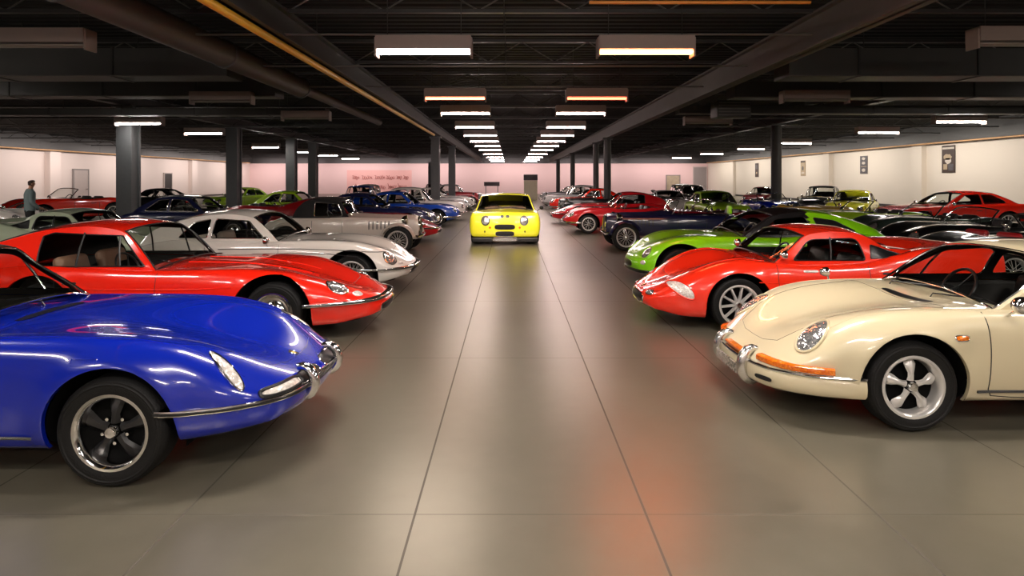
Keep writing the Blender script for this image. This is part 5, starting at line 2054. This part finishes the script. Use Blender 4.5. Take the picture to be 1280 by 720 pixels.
mb.build('painted_ground', PINKPANEL, mural, smooth=False)

# ------------------------------------------------------------------ clutter in front of the back wall
CREAMBOX = mat('cream_enamel', (.78, .70, .52), rough=.5)
DARKSIGN = mat('dark_sign', (.06, .045, .05), rough=.5, vary=.4, scale=10)
t = tag(empty('display_cabinet', (1.75, 52.0, 0)), 'tall cream cabinet with dark header box behind the yellow coupe', 'cabinet')
mb = MB()
mb.rbox((0, 0, .86), (1.15, .6, 1.72), .03)
mb.build('cabinet_body', CREAMBOX, t)
mb = MB()
mb.rbox((0, 0, 1.98), (1.2, .5, .5), .03)
mb.build('header_box', DARKSIGN, t)
mb = MB()
mb.box((0, -.302, .9), (.95, .02, 1.4))
mb.build('cabinet_door', CREAMBOX, t, smooth=False)
t = tag(empty('sign_board', (-1.55, 50.0, 0)), 'small dark sign board on two posts behind the yellow coupe', 'sign')
mb = MB()
mb.rbox((0, 0, 1.42), (1.3, .08, .34), .02)
mb.build('sign_panel', DARKSIGN, t)
for q in (-.5, .5):
    mb = MB()
    mb.tube([(q, 0, 0), (q, 0, 1.3)], .03, 8)
    mb.build('post', STEEL, t)
# ------------------------------------------------------------------ the cars
P_CREAM = paint('cream', (.69, .60, .395))
P_BLUE = paint('royal_blue', (.003, .016, .34), .22)
P_RED = paint('bright_red', (.90, .018, .005), .25)
P_RED2 = paint('signal_red', (.90, .028, .007), .25)
P_WHITE = paint('old_white', (.76, .72, .66))
P_IVORY = paint('ivory', (.80, .72, .64))
P_GREEN = paint('vivid_green', (.27, .80, .008))
P_YELLOW = paint('lemon_yellow', (.93, .88, .03))
P_DKRED = paint('dark_red', (.34, .006, .010))
P_MAROON = paint('maroon', (.16, .004, .008))
P_RUBY = paint('ruby_red', (.60, .010, .016))
P_BLACK = paint('black', (.006, .006, .007))
P_NAVY = paint('navy', (.010, .014, .07))
P_LIME = paint('lime', (.42, .70, .02))
P_PALEGREEN = paint('pale_green', (.66, .78, .56))
P_SILVER = paint('silver', (.48, .48, .47))
P_BLUE2 = paint('mid_blue', (.008, .06, .42))
P_GOLDY = paint('golden_yellow', (.80, .48, .03))
P_GREY = paint('grey', (.12, .12, .12))
P_TEAL = paint('dark_green_grey', (.03, .05, .04))

def put(spec, pnt, x, y, rz, label, lod=1, name='car', group=None, **k):
    return Car(name, label, 'car', spec, pnt, (x, y, 0), rz, lod, group, **k)

NX, PX, FC = 0.0, PI, PI / 2            # nose to the left, to the right, towards the camera
put(spec_rear_engined(False), P_BLUE, -3.44, 4.18, PX, 'royal blue coupe with black roof, chrome bumper and black wheels', 0, 'sports_car', top=SOFTTOP)
put(spec_rear_engined(True), P_CREAM, 3.96, 4.93, NX, 'cream coupe with amber bumper lamps and five-spoke alloy wheels', 0, 'sports_car')
put(spec_fastback(), P_RED, -3.85, 7.2, PX, 'bright red long-nosed fastback behind the royal blue coupe', 0, 'sports_car', seat=SEATTAN)
put(spec_racer(), P_RED2, 3.69, 7.65, NX, 'red low racing coupe with covered headlamps behind the cream coupe', 0, 'sports_car')
put(spec_white_gt(), P_WHITE, -3.72, 9.62, PX, 'white grand tourer coupe with dark side crease behind the red fastback', 0, 'sports_car', seat=SEATCREAM)
put(spec_canopy(), P_GREEN, 4.20, 10.2, NX, 'vivid green coupe with black roof behind the red racing coupe', 0, 'sports_car', top=TRIM)
put(spec_blunt(), P_YELLOW, -.15, 18.2, FC, 'lemon yellow blunt-nosed coupe facing the camera in the middle of the aisle', 0, 'sports_car', seat=SEATTAN)
put(spec_vintage(True), P_IVORY, -4.05, 14.55, PX, 'ivory vintage roadster with black soft top and free-standing wire wheels', 1, 'vintage_car', top=SOFTTOP, seat=SEATRED)
put(spec_vintage(False), P_NAVY, 4.3, 15.5, NX, 'navy vintage open car with exposed wire wheels behind the vivid green coupe', 1, 'vintage_car')
put(spec_fastback(), P_DKRED, -4.42, 17.3, PX, 'dark red fastback left of the aisle, behind the ivory vintage roadster', 1, 'sports_car')
put(spec_racer(), P_PALEGREEN, -8.6, 12.0, PX, 'pale green low coupe in the second row behind the white grand tourer', 1, 'sports_car')
put(spec_modern(), P_RED, 14.95, 20.5, -.03, 'bright red modern coupe in profile in front of the right wall', 1, 'sports_car')

# the rows behind: one of each shape is built, the others are copies in their own colours
PROTO = {}
SHAPES = dict(coupe=spec_coupe, sedan=spec_sedan, roadster=spec_roadster, soft=lambda: spec_roadster(True), fastback=spec_fastback, vintage=lambda: spec_vintage(False), rear=lambda: spec_rear_engined(True), modern=spec_modern)

def copy_tree(o, parent, swap):
    q = o.copy()
    COL.objects.link(q)
    if parent is not None:
        q.parent = parent
    for sl, so in zip(q.material_slots, o.material_slots):
        m = so.material
        if m in swap:
            sl.link = 'OBJECT'
            sl.material = swap[m]
    for ch in list(o.children):
        copy_tree(ch, q, swap)
    return q

def row_car(shape, pnt, x, y, rz, label, seat=SEATBLACK, top=None):
    nm = {'vintage': 'vintage_car', 'sedan': 'saloon_car', 'roadster': 'open_car', 'soft': 'open_car'}.get(shape, 'sports_car')
    if shape not in PROTO:
        c = Car(nm, label, 'car', SHAPES[shape](), pnt, (x, y, 0), rz, 2, None, seat=seat, top=top)
        PROTO[shape] = (c.root, pnt, seat, top)
        return c.root
    r, p0, s0, t0 = PROTO[shape]
    sw = {p0: pnt, s0: seat}
    if t0:
        sw[t0] = top or pnt
    q = copy_tree(r, None, sw)
    q.location = (x, y, 0)
    q.rotation_euler = (0, 0, rz)
    q['label'] = label
    return q

ROWS = [
    # right-hand first row
    ('roadster', P_MAROON, 5.9, 18.0, NX, 'maroon open car behind the navy vintage car'),
    ('roadster', P_RUBY, 3.75, 20.3, NX, 'ruby red open car right of the aisle with a bright front wheel'),
    ('fastback', P_RUBY, 4.07, 24.6, NX, 'ruby red fastback whose nose reaches furthest into the aisle on the right'),
    ('vintage', P_BLACK, 4.1, 27.6, NX, 'black vintage car just before the paired round columns'),
    ('coupe', P_RED, 4.2, 32.1, NX, 'red coupe between the first two round columns'),
    ('sedan', P_SILVER, 4.2, 37.0, NX, 'silver saloon right of the aisle beyond the second round column'),
    ('vintage', P_GREY, 4.0, 41.0, NX, 'grey vintage car right of the aisle, far back'),
    ('coupe', P_WHITE, 4.2, 44.0, NX, 'white coupe right of the aisle before the third round column'),
    # right-hand second row and beyond
    ('roadster', P_BLACK, 8.95, 10.15, PX, 'black open car with red seats in the second row behind the cream coupe', SEATRED),
    ('roadster', P_BLACK, 9.9, 12.7, NX, 'black open car with dark seats in front of the red modern coupe'),
    ('roadster', P_TEAL, 10.6, 15.2, NX, 'very dark green open car in front of the golden yellow car'),
    ('roadster', P_LIME, 10.4, 17.7, NX, 'lime green open car behind the vivid green coupe'),
    ('roadster', P_GOLDY, 10.8, 21.4, FC, 'golden yellow open car facing the camera on the right side'),
    ('coupe', P_YELLOW, 14.6, 25.6, .9, 'yellow coupe parked at an angle left of the red modern coupe'),
    ('coupe', P_LIME, 8.2, 24.0, FC, 'lime coupe with black roof facing the camera, right of the ruby red fastback', SEATBLACK, SOFTTOP),
    ('rear', P_WHITE, 7.8, 29.6, FC, 'white coupe facing the camera left of the black-roofed lime coupe'),
    ('roadster', P_BLUE, 11.6, 26.9, FC, 'blue open car at the foot of the thick round column'),
    ('sedan', P_BLACK, 11.5, 38.2, FC, 'black saloon facing the camera left of the thick round column'),
    ('sedan', P_BLACK, 16.9, 32.5, .9, 'black saloon parked at an angle behind the yellow coupe'),
    ('coupe', P_MAROON, 16.4, 39.0, .9, 'maroon coupe near the right wall right of the thick round column'),
    ('sedan', P_TEAL, 13.6, 47.5, FC, 'dark green saloon facing the camera below the beige door'),
    ('roadster', P_SILVER, 8.2, 34.6, PX, 'silver open car behind the white coupe on the right'),
    # left-hand first row
    ('coupe', P_NAVY, -4.7, 20.4, PX, 'navy coupe behind the dark red fastback'),
    ('coupe', P_BLUE2, -4.1, 23.3, PX, 'mid blue coupe with its nose showing right of the dark column'),
    ('sedan', P_WHITE, -4.2, 26.4, PX, 'white saloon behind the mid blue coupe'),
    ('roadster', P_SILVER, -4.1, 32.0, PX, 'silver open car between the two dark columns left of the aisle'),
    ('coupe', P_WHITE, -4.2, 34.9, PX, 'white coupe before the second dark column left of the aisle'),
    ('vintage', P_DKRED, -4.0, 40.2, PX, 'dark red vintage car left of the aisle beyond the second dark column'),
    ('sedan', P_SILVER, -4.2, 44.5, PX, 'silver saloon left of the aisle near the back wall'),
    # left-hand second row and beyond
    ('coupe', P_NAVY, -9.1, 17.6, PX, 'navy coupe in the second row behind the pale green coupe'),
    ('roadster', P_DKRED, -8.6, 22.35, PX, 'dark red open car in the second row behind the navy coupe'),
    ('coupe', P_LIME, -8.6, 24.5, PX, 'lime coupe in the second row left of the mid blue coupe'),
    ('sedan', P_BLUE2, -8.5, 34.0, FC, 'mid blue saloon facing the camera below the faded red lettering'),
    ('roadster', P_RED, -18.4, 25.0, 1.15, 'bright red open car far left, just right of the standing person'),
    ('coupe', P_LIME, -15.8, 35.0, 1.2, 'lime coupe far back between the two thick grey columns'),
    ('roadster', P_WHITE, -16.6, 18.6, PX, 'white open car at the feet of the standing person'),
    ('coupe', P_BLACK, -18.8, 31.5, NX, 'black coupe far left behind the first thick grey column'),
    ('sedan', P_SILVER, -10.2, 43.0, FC, 'silver saloon facing the camera far back on the left'),
    ('sedan', P_BLACK, -6.6, 52.0, FC, 'black saloon facing the camera near the back wall'),
]
for r in ROWS:
    q = row_car(*r)
    if 'bright red open car far left' in r[5]:
        q.scale = (1.2, 1.2, 1.2)        # a taller, larger car than the other open ones
# ------------------------------------------------------------------ the standing person by the red open car
def build_person(loc, rotz):
    root = tag(empty('person', loc, rotz), 'person in grey-green jacket and black trousers standing among the cars at the far left', 'person')
    J, E, R = [], [], []
    def v(p, r):
        J.append(p); R.append(r if isinstance(r, tuple) else (r, r)); return len(J) - 1
    def chain(start, items):
        a = start
        for p, r in items:
            b = v(p, r); E.append((a, b)); a = b
        return a
    # faces +x
    pelvis = v((0, 0, .95), (.13, .16))
    chest = chain(pelvis, [((.0, 0, 1.12), (.115, .145)), ((.0, 0, 1.30), (.125, .175)), ((.0, 0, 1.42), (.10, .16))])
    neck = chain(chest, [((.015, 0, 1.50), .056), ((.03, 0, 1.555), .052)])
    head = chain(neck, [((.045, 0, 1.61), .078), ((.045, 0, 1.68), (.095, .080)), ((.03, 0, 1.735), (.080, .068))])
    for s in (-1, 1):
        hip = chain(pelvis, [((0, s * .095, .86), .088)])
        chain(hip, [((.02, s * .105, .66), .074), ((.02, s * .11, .48), .056), ((-.01, s * .11, .30), .052), ((-.02, s * .11, .10), .038), ((.06, s * .115, .04), (.040, .032)), ((.15, s * .12, .03), (.036, .024))])
        sh = chain(chest, [((.0, s * .17, 1.43), .062)])
        fore = (.16, s * .24, 1.02) if s > 0 else (.12, s * .25, 1.0)
        chain(sh, [((-.01, s * .215, 1.28), .050), ((-.01, s * .235, 1.14), .042), (fore, .034), ((fore[0] + .07, fore[1] - s * .01, fore[2] - .03), (.030, .024)), ((fore[0] + .13, fore[1] - s * .01, fore[2] - .05), (.038, .018))])
    me = bpy.data.meshes.new('body')
    me.from_pydata(J, E, [])
    o = link('body', me, root)
    sk = o.modifiers.new('skin', 'SKIN')
    sk.use_smooth_shade = True
    sv = me.skin_vertices[0].data
    for i, r in enumerate(R):
        sv[i].radius = r
    sv[pelvis].use_root = True
    sub = o.modifiers.new('sub', 'SUBSURF')
    sub.levels = sub.render_levels = 2
    dg = bpy.context.evaluated_depsgraph_get()
    ev = o.evaluated_get(dg)
    vs = [tuple(p.co) for p in ev.data.vertices]
    fs = [tuple(p.vertices) for p in ev.data.polygons]
    bpy.data.objects.remove(o)
    mb = MB()
    mb.add(vs, fs)
    # fingers and thumbs, each a tapering bent chain rooted in its palm
    for s in (-1, 1):
        f = Vector((.16, s * .24, 1.02) if s > 0 else (.12, s * .25, 1.0)) + Vector((.13, -s * .01, -.05))
        for k, ln in enumerate((.070, .080, .074, .058)):
            b = f + Vector((.015, (k - 1.5) * .019, 0))
            mb.tube([b, b + Vector((ln * .45, 0, -.008)), b + Vector((ln * .8, 0, -.028)), b + Vector((ln * .95, 0, -.050))], [.0095, .009, .008, .006], 8)
        b = f + Vector((-.03, -s * .03, 0))
        mb.tube([b, b + Vector((.025, -s * .022, -.008)), b + Vector((.055, -s * .028, -.018))], [.012, .010, .007], 8)
    # nose and ears
    mb.tube([(.095, 0, 1.67), (.122, 0, 1.635), (.105, 0, 1.622)], [.010, .016, .012], 8)
    for s in (-1, 1):
        mb.rbox((.03, s * .082, 1.645), (.035, .016, .06), .007)
    SKIN = mat('skin', (.52, .27, .17), rough=.55)
    JACKET = mat('grey_green_jacket', (.20, .27, .28), rough=.8, bump=.3, bscale=40)
    TROUSERS = mat('black_trousers', (.010, .010, .011), rough=.8)
    HAIR = mat('dark_brown_hair', (.035, .016, .010), rough=.6, bump=.6, bscale=120)
    SHOE = mat('dark_shoe', (.02, .015, .012), rough=.4)
    body = mb.build('body', SKIN, root)
    # clothes: shells lifted off the body
    def shell(name, test, off, m):
        used, vv, ff = {}, [], []
        nrm = [None] * len(body.data.vertices)
        for p in body.data.vertices:
            nrm[p.index] = p.normal
        for fc in fs:
            cc = sum((Vector(vs[i]) for i in fc), Vector()) / len(fc)
            if test(cc):
                q = []
                for i in fc:
                    if i not in used:
                        used[i] = len(vv)
                        vv.append(Vector(vs[i]) + nrm[i] * off)
                    q.append(used[i])
                ff.append(q)
        return mesh_from(name, vv, ff, m, root)
    arm = lambda c: abs(c.y) > .19
    shell('jacket', lambda c: (c.z > .90 and c.z < 1.495 and not arm(c)) or (arm(c) and c.z > .90 and not (c.x > .15)), .016, JACKET)
    shell('trousers', lambda c: .09 < c.z < .96 and not arm(c), .012, TROUSERS)
    shell('shoe', lambda c: c.z < .085 and c.y > 0, .010, SHOE)
    shell('shoe', lambda c: c.z < .085 and c.y < 0, .010, SHOE)
    shell('hair', lambda c: c.z > 1.70 or (c.z > 1.60 and c.x < .03), .014, HAIR)
    for s in (-1, 1):
        e = MB()
        e.lathe([(0, -.010), (.008, -.006), (.010, 0), (.008, .006), (0, .010)], 'z', 10, c=(.106, s * .032, 1.665))
        e.build('eye', mat('eye', (.75, .72, .70), rough=.2), root)
    e = MB()
    e.rbox((.103, 0, 1.597), (.012, .045, .010), .004)
    e.build('mouth', mat('lips', (.40, .14, .11), rough=.5), root)
build_person((-13.3, 16.6, 0), .9)
